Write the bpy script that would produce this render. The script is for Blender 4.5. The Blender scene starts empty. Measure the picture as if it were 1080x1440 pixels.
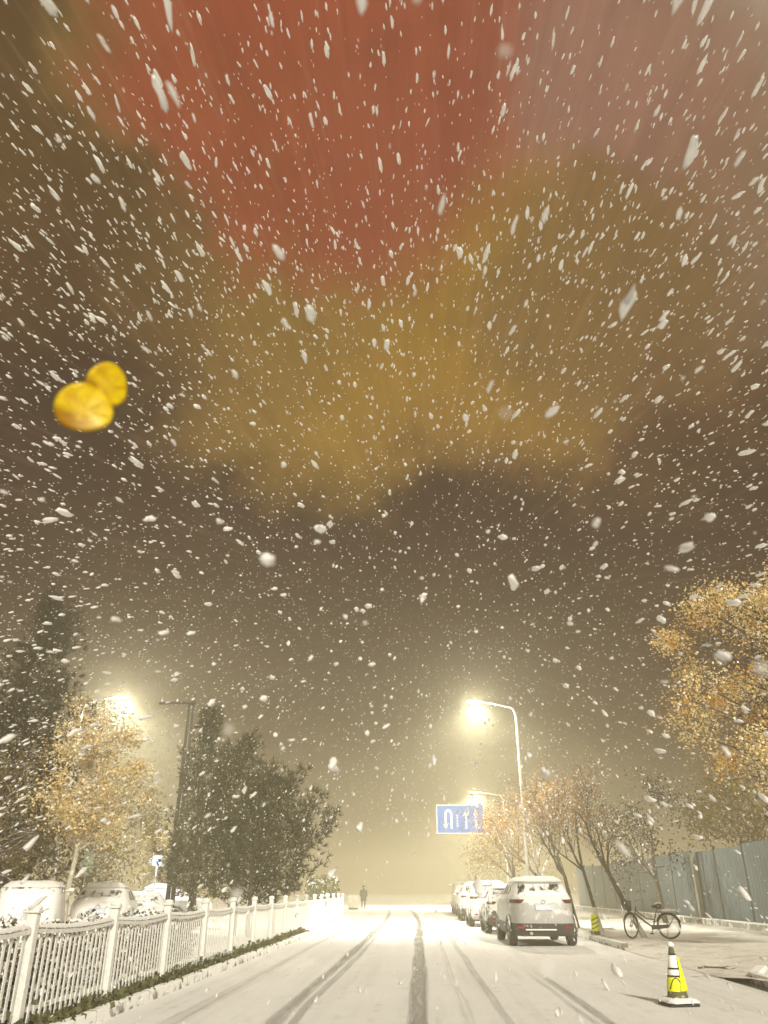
import bpy, math, random
import numpy as np
from mathutils import Vector, Matrix
R = math.radians
SC = bpy.context.scene
COL = SC.collection

# ------------------------------------------------------------------ camera model (used to turn photo measurements into metres)
F = 1081.0; PITCH = math.atan(532 / F); YAW = math.atan(.0415); CAMZ = 1.4
def ray(px, py):
    u = (px - 540) / F; v = -(py - 720) / F
    fwd = math.cos(PITCH) - v * math.sin(PITCH); up = math.sin(PITCH) + v * math.cos(PITCH)
    return Vector((u * math.cos(YAW) - fwd * math.sin(YAW), u * math.sin(YAW) + fwd * math.cos(YAW), up))
def G(px, py, z=0.0):
    d = ray(px, py); return Vector((0, 0, CAMZ)) + d * ((z - CAMZ) / d.z)
def AT(px, py, Y):
    d = ray(px, py); return Vector((0, 0, CAMZ)) + d * (Y / d.y)

# ------------------------------------------------------------------ materials
def nodes_of(name):
    m = bpy.data.materials.new(name); m.use_nodes = True
    nt = m.node_tree; nt.nodes.clear()
    return m, nt
class NB:
    def __init__(s, nt): s.nt = nt
    def n(s, t, **kw):
        x = s.nt.nodes.new(t)
        for k, v in kw.items():
            if k.startswith('i_'): x.inputs[k[2:].replace('_', ' ')].default_value = v
            else: setattr(x, k, v)
        return x
    def l(s, a, b): s.nt.links.new(a, b)
    def val(s, x, sock):
        if isinstance(x, (int, float)): sock.default_value = x
        else: s.l(x, sock)
    def m(s, op, a, b=0.0, c=0.0):
        x = s.nt.nodes.new('ShaderNodeMath'); x.operation = op
        s.val(a, x.inputs[0]); s.val(b, x.inputs[1]); s.val(c, x.inputs[2]); return x.outputs[0]
    def smooth(s, x, a, b):
        r = s.nt.nodes.new('ShaderNodeMapRange'); r.interpolation_type = 'SMOOTHSTEP'
        s.l(x, r.inputs[0]); r.inputs[1].default_value = a; r.inputs[2].default_value = b; return r.outputs[0]
    def mix(s, f, a, b):
        x = s.nt.nodes.new('ShaderNodeMix'); x.data_type = 'RGBA'
        s.val(f, x.inputs[0])
        for q, sock in ((a, x.inputs[6]), (b, x.inputs[7])):
            if isinstance(q, tuple): sock.default_value = (*q[:3], 1)
            else: s.l(q, sock)
        return x.outputs[2]
    def noise(s, vec, scale, detail=4, rough=.6):
        x = s.n('ShaderNodeTexNoise'); x.inputs['Scale'].default_value = scale
        x.inputs['Detail'].default_value = detail; x.inputs['Roughness'].default_value = rough
        if vec is not None: s.l(vec, x.inputs['Vector'])
        return x.outputs['Fac']

def mat(name, col, rough=.6, metal=0.0, var=.25, scale=6.0, bump=.1, bscale=40.0, spec=.4):
    """plain surface with tonal variation and a fine bump"""
    m, nt = nodes_of(name); b = NB(nt)
    co = b.n('ShaderNodeTexCoord').outputs['Object']
    f = b.noise(co, scale)
    c0 = tuple(max(0, x * (1 - var)) for x in col); c1 = tuple(min(1, x * (1 + var)) for x in col)
    p = b.n('ShaderNodeBsdfPrincipled'); b.l(b.mix(f, c0, c1), p.inputs['Base Color'])
    p.inputs['Roughness'].default_value = rough; p.inputs['Metallic'].default_value = metal
    p.inputs['Specular IOR Level'].default_value = spec
    if bump:
        bp = b.n('ShaderNodeBump'); bp.inputs['Strength'].default_value = bump; bp.inputs['Distance'].default_value = .02
        b.l(b.noise(co, bscale), bp.inputs['Height']); b.l(bp.outputs[0], p.inputs['Normal'])
    b.l(p.outputs[0], b.n('ShaderNodeOutputMaterial').inputs[0])
    return m

def snowy(name, col, amount=.5, scale=5.0, rough=.45, top=.6, snow=(.82, .82, .83), stretch=(1, 1, 1)):
    """a surface with snow blown and settled on it in patches; the more it faces up the more snow"""
    m, nt = nodes_of(name); b = NB(nt)
    tc = b.n('ShaderNodeTexCoord').outputs['Object']
    mp = b.n('ShaderNodeMapping'); mp.inputs['Scale'].default_value = stretch; b.l(tc, mp.inputs[0]); co = mp.outputs[0]
    f = b.noise(co, scale, 6, .65)
    g = b.n('ShaderNodeNewGeometry'); sx = b.n('ShaderNodeSeparateXYZ'); b.l(g.outputs['Normal'], sx.inputs[0])
    h = b.m('ADD', b.m('MULTIPLY', sx.outputs[2], top), f)
    k = b.smooth(h, 1.0 - amount - .08, 1.0 - amount + .10)
    fine = b.noise(co, 60, 3)
    p = b.n('ShaderNodeBsdfPrincipled')
    b.l(b.mix(k, b.mix(fine, tuple(x * .8 for x in col), tuple(min(1, x * 1.2) for x in col)), snow), p.inputs['Base Color'])
    rr = b.m('ADD', b.m('MULTIPLY', k, .9 - rough), rough); b.l(rr, p.inputs['Roughness'])
    bp = b.n('ShaderNodeBump'); bp.inputs['Strength'].default_value = .35; bp.inputs['Distance'].default_value = .03
    b.l(b.m('ADD', k, b.m('MULTIPLY', fine, .25)), bp.inputs['Height']); b.l(bp.outputs[0], p.inputs['Normal'])
    b.l(p.outputs[0], b.n('ShaderNodeOutputMaterial').inputs[0])
    return m

def leafmat(name, ca, cb, cc=None, scale=1.2, trans=.35, rough=.6):
    m, nt = nodes_of(name); b = NB(nt)
    co = b.n('ShaderNodeTexCoord').outputs['Object']
    f = b.smooth(b.noise(co, scale, 3), .32, .56)
    col = b.mix(f, ca, cb)
    if cc: col = b.mix(b.smooth(b.noise(co, 9.0, 2), .52, .62), col, cc)
    d = b.n('ShaderNodeBsdfPrincipled'); d.inputs['Roughness'].default_value = rough; d.inputs['Specular IOR Level'].default_value = .25
    t = b.n('ShaderNodeBsdfTranslucent')
    b.l(col, d.inputs['Base Color']); b.l(col, t.inputs[0])
    mx = b.n('ShaderNodeMixShader'); mx.inputs[0].default_value = trans
    b.l(d.outputs[0], mx.inputs[1]); b.l(t.outputs[0], mx.inputs[2])
    b.l(mx.outputs[0], b.n('ShaderNodeOutputMaterial').inputs[0])
    return m

def emit(name, col, s):
    m, nt = nodes_of(name); b = NB(nt)
    e = b.n('ShaderNodeEmission'); e.inputs[0].default_value = (*col, 1); e.inputs[1].default_value = s
    b.l(e.outputs[0], b.n('ShaderNodeOutputMaterial').inputs[0]); return m

def ground_mat(name, dirt=.0, tint=(.80, .80, .81)):
    m, nt = nodes_of(name); b = NB(nt)
    co = b.n('ShaderNodeTexCoord').outputs['Object']
    big = b.noise(co, .5, 5); mid = b.noise(co, 4, 5, .7); fine = b.noise(co, 45, 3)
    c = b.mix(big, tuple(x * .90 for x in tint), tint)
    if dirt:
        k = b.smooth(b.m('ADD', b.m('MULTIPLY', mid, .6), b.m('MULTIPLY', b.noise(co, 1.1, 4), .5)), .62 - dirt * .12, .74)
        c = b.mix(b.m('MULTIPLY', k, .65), c, (.22, .19, .14))
    p = b.n('ShaderNodeBsdfPrincipled'); b.l(c, p.inputs['Base Color']); p.inputs['Roughness'].default_value = .85
    bp = b.n('ShaderNodeBump'); bp.inputs['Strength'].default_value = .5; bp.inputs['Distance'].default_value = .06
    b.l(b.m('ADD', mid, b.m('MULTIPLY', fine, .25)), bp.inputs['Height']); b.l(bp.outputs[0], p.inputs['Normal'])
    b.l(p.outputs[0], b.n('ShaderNodeOutputMaterial').inputs[0]); return m

def road_mat():
    """snow-covered carriageway; cars have worn ruts down to grey slush"""
    m, nt = nodes_of('rutted_road_snow'); b = NB(nt)
    co = b.n('ShaderNodeTexCoord').outputs['Object']
    s = b.n('ShaderNodeSeparateXYZ'); b.l(co, s.inputs[0]); X, Y = s.outputs[0], s.outputs[1]
    mp = b.n('ShaderNodeMapping'); mp.inputs['Scale'].default_value = (2.5, .22, 1); b.l(co, mp.inputs[0])
    wob = b.m('MULTIPLY', b.m('SUBTRACT', b.noise(mp.outputs[0], .6, 2), .5), .28)
    # the ruts bend to the left towards the junction
    far = b.m('MAXIMUM', b.m('SUBTRACT', Y, 36.0), 0.0)
    bend = b.m('MULTIPLY', b.m('MULTIPLY', far, far), -.0007)
    xx = b.m('ADD', b.m('SUBTRACT', X, bend), wob)
    grain = b.noise(co, 30, 4, .75); patch = b.noise(mp.outputs[0], 3.0, 4, .7)
    tot = None
    for x0, w, st, ypart in ((-.04, .115, 1.0, None), (-1.72, .085, .62, None), (-1.50, .05, .42, 1), (1.02, .05, .32, None),
                             (2.22, .055, .55, 2), (2.02, .03, .3, 2), (-3.0, .07, .22, None), (.55, .04, .14, None)):
        d = b.m('ABSOLUTE', b.m('SUBTRACT', xx, x0))
        d = b.m('ADD', d, b.m('MULTIPLY', b.m('SUBTRACT', grain, .5), .26))
        k = b.m('SUBTRACT', 1.0, b.smooth(d, w * .55, w * 1.35))
        if ypart == 2: k = b.m('MULTIPLY', k, b.m('SUBTRACT', 1.0, b.smooth(Y, 14.0, 19.0)))
        if ypart == 1: k = b.m('MULTIPLY', k, b.m('SUBTRACT', 1.0, b.smooth(Y, 26.0, 40.0)))
        k = b.m('MULTIPLY', k, st)
        tot = k if tot is None else b.m('MAXIMUM', tot, k)
    tot = b.m('MULTIPLY', tot, b.m('ADD', .45, b.smooth(b.m('ADD', b.m('MULTIPLY', patch, .5), b.m('MULTIPLY', grain, .5)), .38, .62)))
    tot = b.m('MINIMUM', tot, 1.0)
    big = b.noise(co, .35, 4); mid = b.noise(co, 5, 5, .7)
    mp2 = b.n('ShaderNodeMapping'); mp2.inputs['Scale'].default_value = (3.0, .12, 1); b.l(co, mp2.inputs[0])
    lane = b.smooth(b.noise(mp2.outputs[0], .8, 4), .45, .75)
    snow = b.mix(b.m('MULTIPLY', lane, .5), b.mix(big, (.72, .72, .73), (.82, .82, .83)), (.57, .56, .54))
    trod = b.smooth(b.m('ADD', b.m('MULTIPLY', b.noise(co, 2.2, 5, .75), .6), b.m('MULTIPLY', b.noise(mp2.outputs[0], 2.4, 5, .7), .45)), .54, .70)
    snow = b.mix(b.m('MULTIPLY', trod, .45), snow, (.44, .43, .41))
    slush = b.mix(b.smooth(grain, .36, .62), (.035, .033, .03), (.38, .36, .33))
    p = b.n('ShaderNodeBsdfPrincipled'); b.l(b.mix(tot, snow, slush), p.inputs['Base Color'])
    b.l(b.m('SUBTRACT', .85, b.m('MULTIPLY', tot, .35)), p.inputs['Roughness'])
    bp = b.n('ShaderNodeBump'); bp.inputs['Strength'].default_value = .8; bp.inputs['Distance'].default_value = .05
    b.l(b.m('ADD', b.m('MULTIPLY', mid, .35), b.m('SUBTRACT', b.m('MULTIPLY', grain, .35), tot)), bp.inputs['Height'])
    b.l(bp.outputs[0], p.inputs['Normal'])
    b.l(p.outputs[0], b.n('ShaderNodeOutputMaterial').inputs[0]); return m

M = dict(
    snow=ground_mat('fresh_snow'), lawn=ground_mat('snowy_verge', .5), pave=ground_mat('trodden_pavement_snow', .8, (.74, .72, .69)), road=road_mat(),
    kerb=snowy('kerb_stone', (.17, .155, .135), .40, 4, .8, .8),
    white=snowy('white_fence_plastic', (.74, .74, .72), .45, 6, .4, .5),
    silver=snowy('silver_paint', (.36, .36, .37), .37, 3.0, .38, .55, (.72, .72, .73)),
    caked=snowy('snow_caked_paint', (.30, .29, .28), .62, 5, .4, .5),
    buried=snowy('snow_buried_paint', (.30, .29, .28), .95, 5, .5, .5),
    caked_dark=snowy('snow_flecked_dark_paint', (.06, .06, .06), .50, 6, .35, .5),
    cladding=snowy('black_bumper_plastic', (.035, .034, .033), .40, 9, .6, .3),
    glass=snowy('snow_streaked_window_glass', (.03, .028, .025), .38, 3.6, .12, .2, stretch=(1.6, 1, .8)),
    tyre=snowy('tyre_rubber', (.02, .02, .02), .42, 12, .8, .3),
    rim=mat('grey_alloy', (.35, .35, .35), .35, .8),
    tail=mat('dark_tail_lamp', (.10, .02, .015), .2), plate=mat('pale_blue_plate', (.55, .60, .78), .35, var=.08), mark=mat('plate_mark', (.16, .18, .30), .5),
    bark=snowy('snow_flecked_bark', (.085, .068, .050), .33, 7, .9, .3), palebark=snowy('pale_bark', (.42, .38, .30), .42, 7, .85, .3),
    limewash=mat('limewashed_bark', (.66, .65, .60), .85, var=.15),
    gold=leafmat('gold_leaves', (.60, .44, .17), (.86, .72, .44), (.32, .21, .05), 2.2),
    orange=leafmat('orange_gold_leaves', (.66, .36, .05), (.95, .82, .46), (.26, .10, .012), .75, .3),
    rust=leafmat('rusty_last_leaves', (.30, .15, .06), (.42, .25, .10), (.16, .08, .03)),
    olive=leafmat('olive_leaves', (.10, .085, .025), (.17, .12, .035), (.22, .16, .05)),
    dark=leafmat('dark_leaves', (.010, .010, .005), (.024, .020, .010), None, 1.0, .15),
    pine=leafmat('pine_needles', (.012, .013, .006), (.042, .040, .017), (.13, .115, .045), 1.5, .1),  # third, lighter tone paints yellow-green highlights into the needles
    hedge=leafmat('hedge_leaves', (.045, .055, .025), (.12, .12, .055), None, 4, .15),
    flake=leafmat('snowflake', (.95, .95, .95), (.95, .95, .95), None, 1, .42, .9),
    settled=mat('settled_snow', (.82, .82, .83), .9, var=.06, bump=.5, bscale=25),
    steel=mat('galvanised_steel', (.42, .42, .40), .45, .5), darksteel=mat('dark_weathered_pole', (.05, .047, .04), .7),
    lamp=emit('lamp_glass', (1, .93, .74), 140), lamp_far=emit('far_lamp_glass', (1, .93, .74), 90),
    blue=mat('blue_sign_sheet', (.07, .19, .60), .5, var=.12), signwhite=mat('white_sign_sheet', (.8, .8, .82), .5, var=.05),
    paleg=mat('pale_green_board', (.30, .36, .26), .6), litsign=emit('lit_sign_face', (.60, .72, 1.0), 3.2),
    hoard=mat('blue_green_hoarding_sheet', (.10, .128, .15), .6, var=.5, scale=.8, bump=.2, bscale=8), hoardpost=mat('pale_post', (.36, .36, .33), .7),
    stone=snowy('ledge_stone', (.26, .25, .23), .45, 3, .85, .6),
    yellow=snowy('fluorescent_yellow_cloth', (.80, .83, .01), .22, 9, .6, .1), reflect=mat('white_reflective_cloth', (.86, .85, .84), .45, var=.06),
    black=mat('black_rubber', (.02, .02, .02), .6), blacktrim=mat('black_trim', (.025, .024, .02), .5),
    olivebase=snowy('dirty_cone_rubber', (.10, .10, .05), .35, 14, .8, .1),
    metal=mat('bike_paint', (.045, .045, .05), .4, .2), chrome=mat('dull_chrome', (.5, .5, .5), .3, .9),
    coat=mat('dark_coat_cloth', (.035, .035, .04), .9), trouser=mat('dark_trouser_cloth', (.03, .03, .035), .9), skin=mat('skin', (.45, .30, .22), .6), hair=mat('black_hair', (.012, .011, .01), .6),
    cabinet=snowy('grey_cabinet_paint', (.40, .39, .36), .42, 3, .5, .6),
    red=emit('red_reflector_glow', (1.0, .05, .10), .55), vein=leafmat('leaf_vein', (.80, .62, .10), (.70, .45, .05), None, 40, .2),  # red reflectors emit by themselves, in place of light thrown back
    leaf=leafmat('wet_yellow_leaf', (.60, .36, .003), (.80, .62, .012), (.42, .22, .0), 55, .4, .35),
)

# ------------------------------------------------------------------ mesh tools
class MB:
    def __init__(s): s.v = []; s.f = []
    def add(s, v, f):
        n = len(s.v); s.v += [tuple(x) for x in v]; s.f += [tuple(i + n for i in q) for q in f]
    def box(s, a, b, top=None, taper=0.0):
        x0, y0, z0 = a; x1, y1, z1 = b; t = taper
        s.add([(x0, y0, z0), (x1, y0, z0), (x1, y1, z0), (x0, y1, z0), (x0 + t, y0 + t, z1), (x1 - t, y0 + t, z1), (x1 - t, y1 - t, z1), (x0 + t, y1 - t, z1)],
              [(0, 3, 2, 1), (4, 5, 6, 7), (0, 1, 5, 4), (1, 2, 6, 5), (2, 3, 7, 6), (3, 0, 4, 7)])
    def bevbox(s, a, b, r=.01):
        x0, y0, z0 = a; x1, y1, z1 = b
        prof = [(0, r), (r, 0), ]
        rings = [(z0, r), (z0 + r, 0), (z1 - r, 0), (z1, r)]
        vs = []; fs = []
        for z, q in rings:
            vs += [(x0 + q + r, y0 + q, z), (x1 - q - r, y0 + q, z), (x1 - q, y0 + q + r, z), (x1 - q, y1 - q - r, z), (x1 - q - r, y1 - q, z), (x0 + q + r, y1 - q, z), (x0 + q, y1 - q - r, z), (x0 + q, y0 + q + r, z)]
        for k in range(3):
            for i in range(8):
                j = (i + 1) % 8; fs.append((k * 8 + i, k * 8 + j, k * 8 + 8 + j, k * 8 + 8 + i))
        fs.append(tuple(range(7, -1, -1))); fs.append(tuple(range(24, 32))); s.add(vs, fs)
    def tube(s, pts, rad, n=8, cap=True):
        pts = [Vector(p) for p in pts]
        if not hasattr(rad, '__len__'): rad = [rad] * len(pts)
        vs = []; fs = []; prev = None
        for i, p in enumerate(pts):
            d = (pts[min(i + 1, len(pts) - 1)] - pts[max(i - 1, 0)])
            d = d.normalized() if d.length > 1e-9 else Vector((0, 0, 1))
            if prev is None:
                a = d.cross(Vector((0, 0, 1))) if abs(d.z) < .9 else d.cross(Vector((1, 0, 0)))
            else: a = prev - d * prev.dot(d)
            a.normalize(); prev = a; b_ = d.cross(a)
            for k in range(n):
                t = 2 * math.pi * k / n; vs.append(p + (a * math.cos(t) + b_ * math.sin(t)) * rad[i])
        for i in range(len(pts) - 1):
            for k in range(n):
                k2 = (k + 1) % n; fs.append((i * n + k, i * n + k2, (i + 1) * n + k2, (i + 1) * n + k))
        if cap: fs.append(tuple(range(n - 1, -1, -1))); fs.append(tuple(range((len(pts) - 1) * n, len(pts) * n)))
        s.add(vs, fs)
    def lathe(s, prof, c=(0, 0, 0), n=24, axis='z'):
        vs = []; fs = []
        for r, z in prof:
            for k in range(n):
                t = 2 * math.pi * k / n
                if axis == 'z': vs.append((c[0] + r * math.cos(t), c[1] + r * math.sin(t), c[2] + z))
                else: vs.append((c[0] + z, c[1] + r * math.cos(t), c[2] + r * math.sin(t)))
        for i in range(len(prof) - 1):
            for k in range(n):
                k2 = (k + 1) % n; fs.append((i * n + k, i * n + k2, (i + 1) * n + k2, (i + 1) * n + k))
        fs.append(tuple(range(n - 1, -1, -1))); fs.append(tuple(range((len(prof) - 1) * n, len(prof) * n)))
        s.add(vs, fs)
    def grid(s, P):       # P[i][j] points
        h = len(P); w = len(P[0]); fs = []
        for i in range(h - 1):
            for j in range(w - 1): fs.append((i * w + j, i * w + j + 1, (i + 1) * w + j + 1, (i + 1) * w + j))
        s.add([p for r in P for p in r], fs)
    def prism(s, poly, d):   # polygon of 3-D points pushed by vector d
        n = len(poly); d = Vector(d); a = [Vector(p) for p in poly]
        s.add(a + [p + d for p in a], [tuple(range(n - 1, -1, -1)), tuple(range(n, 2 * n))] + [(i, (i + 1) % n, n + (i + 1) % n, n + i) for i in range(n)])
    def build(s, name, m, parent=None, smooth=None):
        me = bpy.data.meshes.new(name); me.from_pydata(s.v, [], s.f); me.update()
        me.materials.append(m)
        if smooth is not None:
            for p in me.polygons: p.use_smooth = True
            if smooth < 180: me.set_sharp_from_angle(angle=R(smooth))
        o = bpy.data.objects.new(name, me); COL.objects.link(o)
        if parent: o.parent = parent
        return o
def np_mesh(name, V, Fa, m, parent=None, smooth=False):
    me = bpy.data.meshes.new(name); n = len(Fa); k = Fa.shape[1]
    me.vertices.add(len(V)); me.vertices.foreach_set('co', V.astype(np.float32).ravel())
    me.loops.add(n * k); me.loops.foreach_set('vertex_index', Fa.astype(np.int32).ravel())
    me.polygons.add(n); me.polygons.foreach_set('loop_start', np.arange(0, n * k, k, dtype=np.int32))
    me.polygons.foreach_set('loop_total', np.full(n, k, dtype=np.int32))
    if smooth: me.polygons.foreach_set('use_smooth', np.ones(n, dtype=bool))
    me.update(calc_edges=True); me.validate(); me.materials.append(m)
    o = bpy.data.objects.new(name, me); COL.objects.link(o)
    if parent: o.parent = parent
    return o
def thing(name, label, cat, loc=(0, 0, 0), rz=0.0, group=None):
    o = bpy.data.objects.new(name, None); COL.objects.link(o); o.location = loc; o.rotation_euler.z = rz
    o['label'] = label; o['category'] = cat
    if group: o['group'] = group
    return o
def tag(o, label, cat, group=None):
    o['label'] = label; o['category'] = cat
    if group: o['group'] = group
    return o
def struct(o, kind='structure'): o['kind'] = kind; return o
def copy_tree(o, parent=None):
    c = o.copy(); COL.objects.link(c); c.parent = parent
    for ch in list(o.children): copy_tree(ch, c)
    return c

# ------------------------------------------------------------------ ground, road, kerbs, pavement
FX = G(217, 1382, .12).x                 # fence line
KX = -3.82                               # kerb line on the fence side
b = MB(); N = 40
b.box((-190, -55, -.3), (190, 340, -.03)); struct(b.build('ground', M['snow']))
def sheet(name, x0, x1, y0, y1, z, m, nx, ny, amp=.0, seed=0):
    rg = random.Random(seed); b = MB(); P = []
    ph = [(rg.uniform(.2, 1.4), rg.uniform(.1, .9), rg.uniform(0, 6)) for _ in range(6)]
    for i in range(ny + 1):
        row = []
        for j in range(nx + 1):
            x = x0 + (x1 - x0) * j / nx; y = y0 + (y1 - y0) * i / ny
            row.append((x, y, z + amp * sum(math.sin(a * x * 2 + c * y * 2 + p) for a, c, p in ph) / 6))
        P.append(row)
    b.grid(P); return struct(b.build(name, m, None, 180))
sheet('road', KX, 5.3, -20, 52, 0, M['road'], 60, 300, .008, 1)
sheet('cross_road', -70, 70, 52, 88, -.004, M['road'], 60, 40, .01, 2)
sheet('verge', -60, KX - .13, -20, 50, .09, M['lawn'], 90, 120, .03, 3)
def kerb(name, pts, w, z, seed):
    """row of kerb stones following pts, one strip of setting"""
    rg = random.Random(seed); b = MB()
    for (xa, ya), (xb, yb) in zip(pts, pts[1:]):
        L = math.hypot(xb - xa, yb - ya); n = max(1, int(L / .98))
        for k in range(n):
            t0, t1 = (k + .006) / n, (k + .994) / n
            p0 = Vector((xa + (xb - xa) * t0, ya + (yb - ya) * t0, 0)); p1 = Vector((xa + (xb - xa) * t1, ya + (yb - ya) * t1, 0))
            d = (p1 - p0).normalized(); nrm = Vector((d.y, -d.x, 0)) * w; h = z + rg.uniform(-.006, .006)
            q = [p0, p1, p1 + nrm, p0 + nrm]; e = nrm.normalized() * .015
            b.add([v + Vector((0, 0, -.1)) for v in q] + [v + Vector((0, 0, h - .02)) for v in q] + [q[0] + e + Vector((0, 0, h)), q[1] + e + Vector((0, 0, h)), q[2] - e + Vector((0, 0, h)), q[3] - e + Vector((0, 0, h))],
                  [(0, 3, 2, 1), (0, 1, 5, 4), (1, 2, 6, 5), (2, 3, 7, 6), (3, 0, 4, 7), (4, 5, 9, 8), (5, 6, 10, 9), (6, 7, 11, 10), (7, 4, 8, 11), (8, 9, 10, 11)])
    return struct(b.build(name, M['kerb'], None, 40))
kerb('kerb', [(KX, 49), (KX, -18)], -.13 if False else .13, .13, 1)
kerb('kerb', [(5.32, 23.6), (5.32, 60)], .18, .14, 2)
kerb('kerb', [(5.36, -18), (5.40, 12.0), (5.62, 15.6), (6.3, 17.0)], .18, .14, 3)
rgp = random.Random(4); b = MB(); P = []
for i in range(161):
    y = -20 + 82 * i / 160; row = []; gap = min(1, max(0, (y - 14.6) / 1.6)) * min(1, max(0, (24.3 - y) / .9))
    for j in range(41):
        x = 5.31 + 6.99 * (j / 40) ** 1.25
        flat = min(1, max(0, (x - 5.31) / 1.5)); z = .122 * (1 - gap) + gap * (.003 + .119 * flat ** .8)
        if j == 0 and gap < 1: x += .185 * (1 - gap)
        row.append((x, y, z + .012 * (math.sin(x * 3 + y) + math.sin(y * 2.3 - x)) * min(1, j / 3) + rgp.uniform(-.004, .004) * min(1, j)))
    P.append(row)
b.grid(P); struct(b.build('pavement', M['pave'], None, 180))
# low stone ledge under the hoarding
b = MB(); b.bevbox((12.0, 12, .0), (12.36, 68, .34), .03); tag(b.build('stone_ledge', M['stone'], None, 30), 'low snow topped stone ledge along the foot of the blue green hoarding', 'ledge')

# ------------------------------------------------------------------ picket fence with scalloped panels
fence = thing('picket_fence', 'long white picket fence with scalloped panels on the kerb beside the road', 'fence', (FX, 0, .10))
PS = 2.45; Y0 = 14.0 - 4 * PS
def post_mb():
    b = MB(); b.bevbox((-.055, -.055, -.1), (.055, .055, 1.08), .008); b.bevbox((-.072, -.072, 1.08), (.072, .072, 1.115), .008)
    b.lathe([(.074, 1.116), (.078, 1.135), (.060, 1.155), (.02, 1.165)], n=12); return b
def panel_mb():
    b = MB(); L = PS - .13; n = 17
    top = lambda t: .99 - .035 * math.sin(math.pi * t)
    for k in range(n):
        t = (k + .5) / n; y = .065 + L * t; h = top(t)
        b.prism([(-.006, y - .023, .06), (-.006, y + .023, .06), (-.006, y + .023, h - .04), (-.006, y, h), (-.006, y - .023, h - .04)], (.012, 0, 0))
    for z in (.16,): b.box((-.034, .056, z), (-.0065, PS - .056, z + .045))
    P = [(.0065, .06 + (PS - .12) * k / 16, top(k / 16) - .10) for k in range(17)]
    for a, c in zip(P, P[1:]):
        b.add([(a[0], a[1], a[2]), (c[0], c[1], c[2]), (c[0], c[1], c[2] + .045), (a[0], a[1], a[2] + .045), (a[0] + .025, a[1], a[2]), (c[0] + .025, c[1], c[2]), (c[0] + .025, c[1], c[2] + .045), (a[0] + .025, a[1], a[2] + .045)],
              [(0, 1, 2, 3), (7, 6, 5, 4), (0, 4, 5, 1), (3, 2, 6, 7)])
    return b
def lump(b, pts, rx, rz, rg, n=7):
    """ridge of settled snow along a line"""
    P = []
    for i, p in enumerate(pts):
        e = .35 if i in (0, len(pts) - 1) else 1.0; a = rx * e * rg.uniform(.8, 1.15); h = rz * e * rg.uniform(.7, 1.25)
        P.append([(p[0] + a * math.cos(math.pi * k / n), p[1], p[2] + h * math.sin(math.pi * k / n)) for k in range(n + 1)])
    b.grid(P)
pm = pn = None
for k in range(18):
    o = post_mb().build('post', M['white'], fence, 40) if pm is None else bpy.data.objects.new('post', pm.data)
    if pm is None: pm = o
    else: COL.objects.link(o); o.parent = fence
    o.location.y = Y0 + k * PS
    if k < 17:
        q = panel_mb().build('picket_panel', M['white'], fence) if pn is None else bpy.data.objects.new('picket_panel', pn.data)
        if pn is None: pn = q
        else: COL.objects.link(q); q.parent = fence
        q.location.y = Y0 + k * PS
        rg = random.Random(k); s_ = MB()
        lump(s_, [(.018, .07 + (PS - .14) * i / 14, .99 - .035 * math.sin(math.pi * i / 14) - .045) for i in range(15)], .022, .045, rg)
        s_.build('settled_snow', M['settled'], q, 180)

# ------------------------------------------------------------------ foliage tools
def quads(C, size, rs, flat=0.0, aspect=1.0, dirs=None):
    """leaf-sized pointed quads at centres C with random facing"""
    n = len(C); d = rs.normal(size=(n, 3))
    if dirs is not None: d = d * .55 + dirs
    d /= np.linalg.norm(d, axis=1)[:, None] + 1e-9
    r = rs.normal(size=(n, 3)); s = np.cross(d, r); s /= np.linalg.norm(s, axis=1)[:, None] + 1e-9
    L = (size * rs.uniform(.6, 1.3, n))[:, None]; W = L * .5 * aspect
    V = np.empty((n, 4, 3)); V[:, 0] = C - d * L * .5; V[:, 1] = C + s * W; V[:, 2] = C + d * L * .5; V[:, 3] = C - s * W
    nn = np.cross(d, s) * L * .12; V[:, 1] += nn; V[:, 3] += nn
    return V.reshape(-1, 3), np.arange(n * 4).reshape(n, 4)
def grow(rg, p, d, L, r, lev, maxlev, segs, tips, spread=.55, up=.15, wig=.16, nseg=5, kids=(2, 4)):
    pts = [p.copy()]; rad = [r]; q = p.copy(); dd = d.copy()
    for i in range(nseg):
        dd = (dd + Vector((rg.gauss(0, wig), rg.gauss(0, wig), rg.gauss(0, wig) + up * .35))).normalized()
        q = q + dd * (L / nseg); pts.append(q.copy()); rad.append(r * (1 - .62 * (i + 1) / nseg))
        if lev < maxlev and i >= (2 if lev == 0 else 1):
            for _ in range(rg.randint(1, 2) if lev < 2 else 1):
                ax = Vector((rg.gauss(0, 1), rg.gauss(0, 1), rg.gauss(0, .5))).normalized()
                nd = (dd * (1 - spread) + (ax - dd * ax.dot(dd)) * spread * 1.2 + Vector((0, 0, up * .4))).normalized()
                grow(rg, q.copy(), nd, L * rg.uniform(.42, .66), rad[-1] * .62, lev + 1, maxlev, segs, tips, spread, up, wig, max(3, nseg - 1), kids)
        elif lev >= maxlev - 0 or i >= 2: tips.append((q.copy(), dd.copy(), lev))
    segs.append((pts, rad, lev)); tips.append((q.copy(), dd.copy(), lev))
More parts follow.
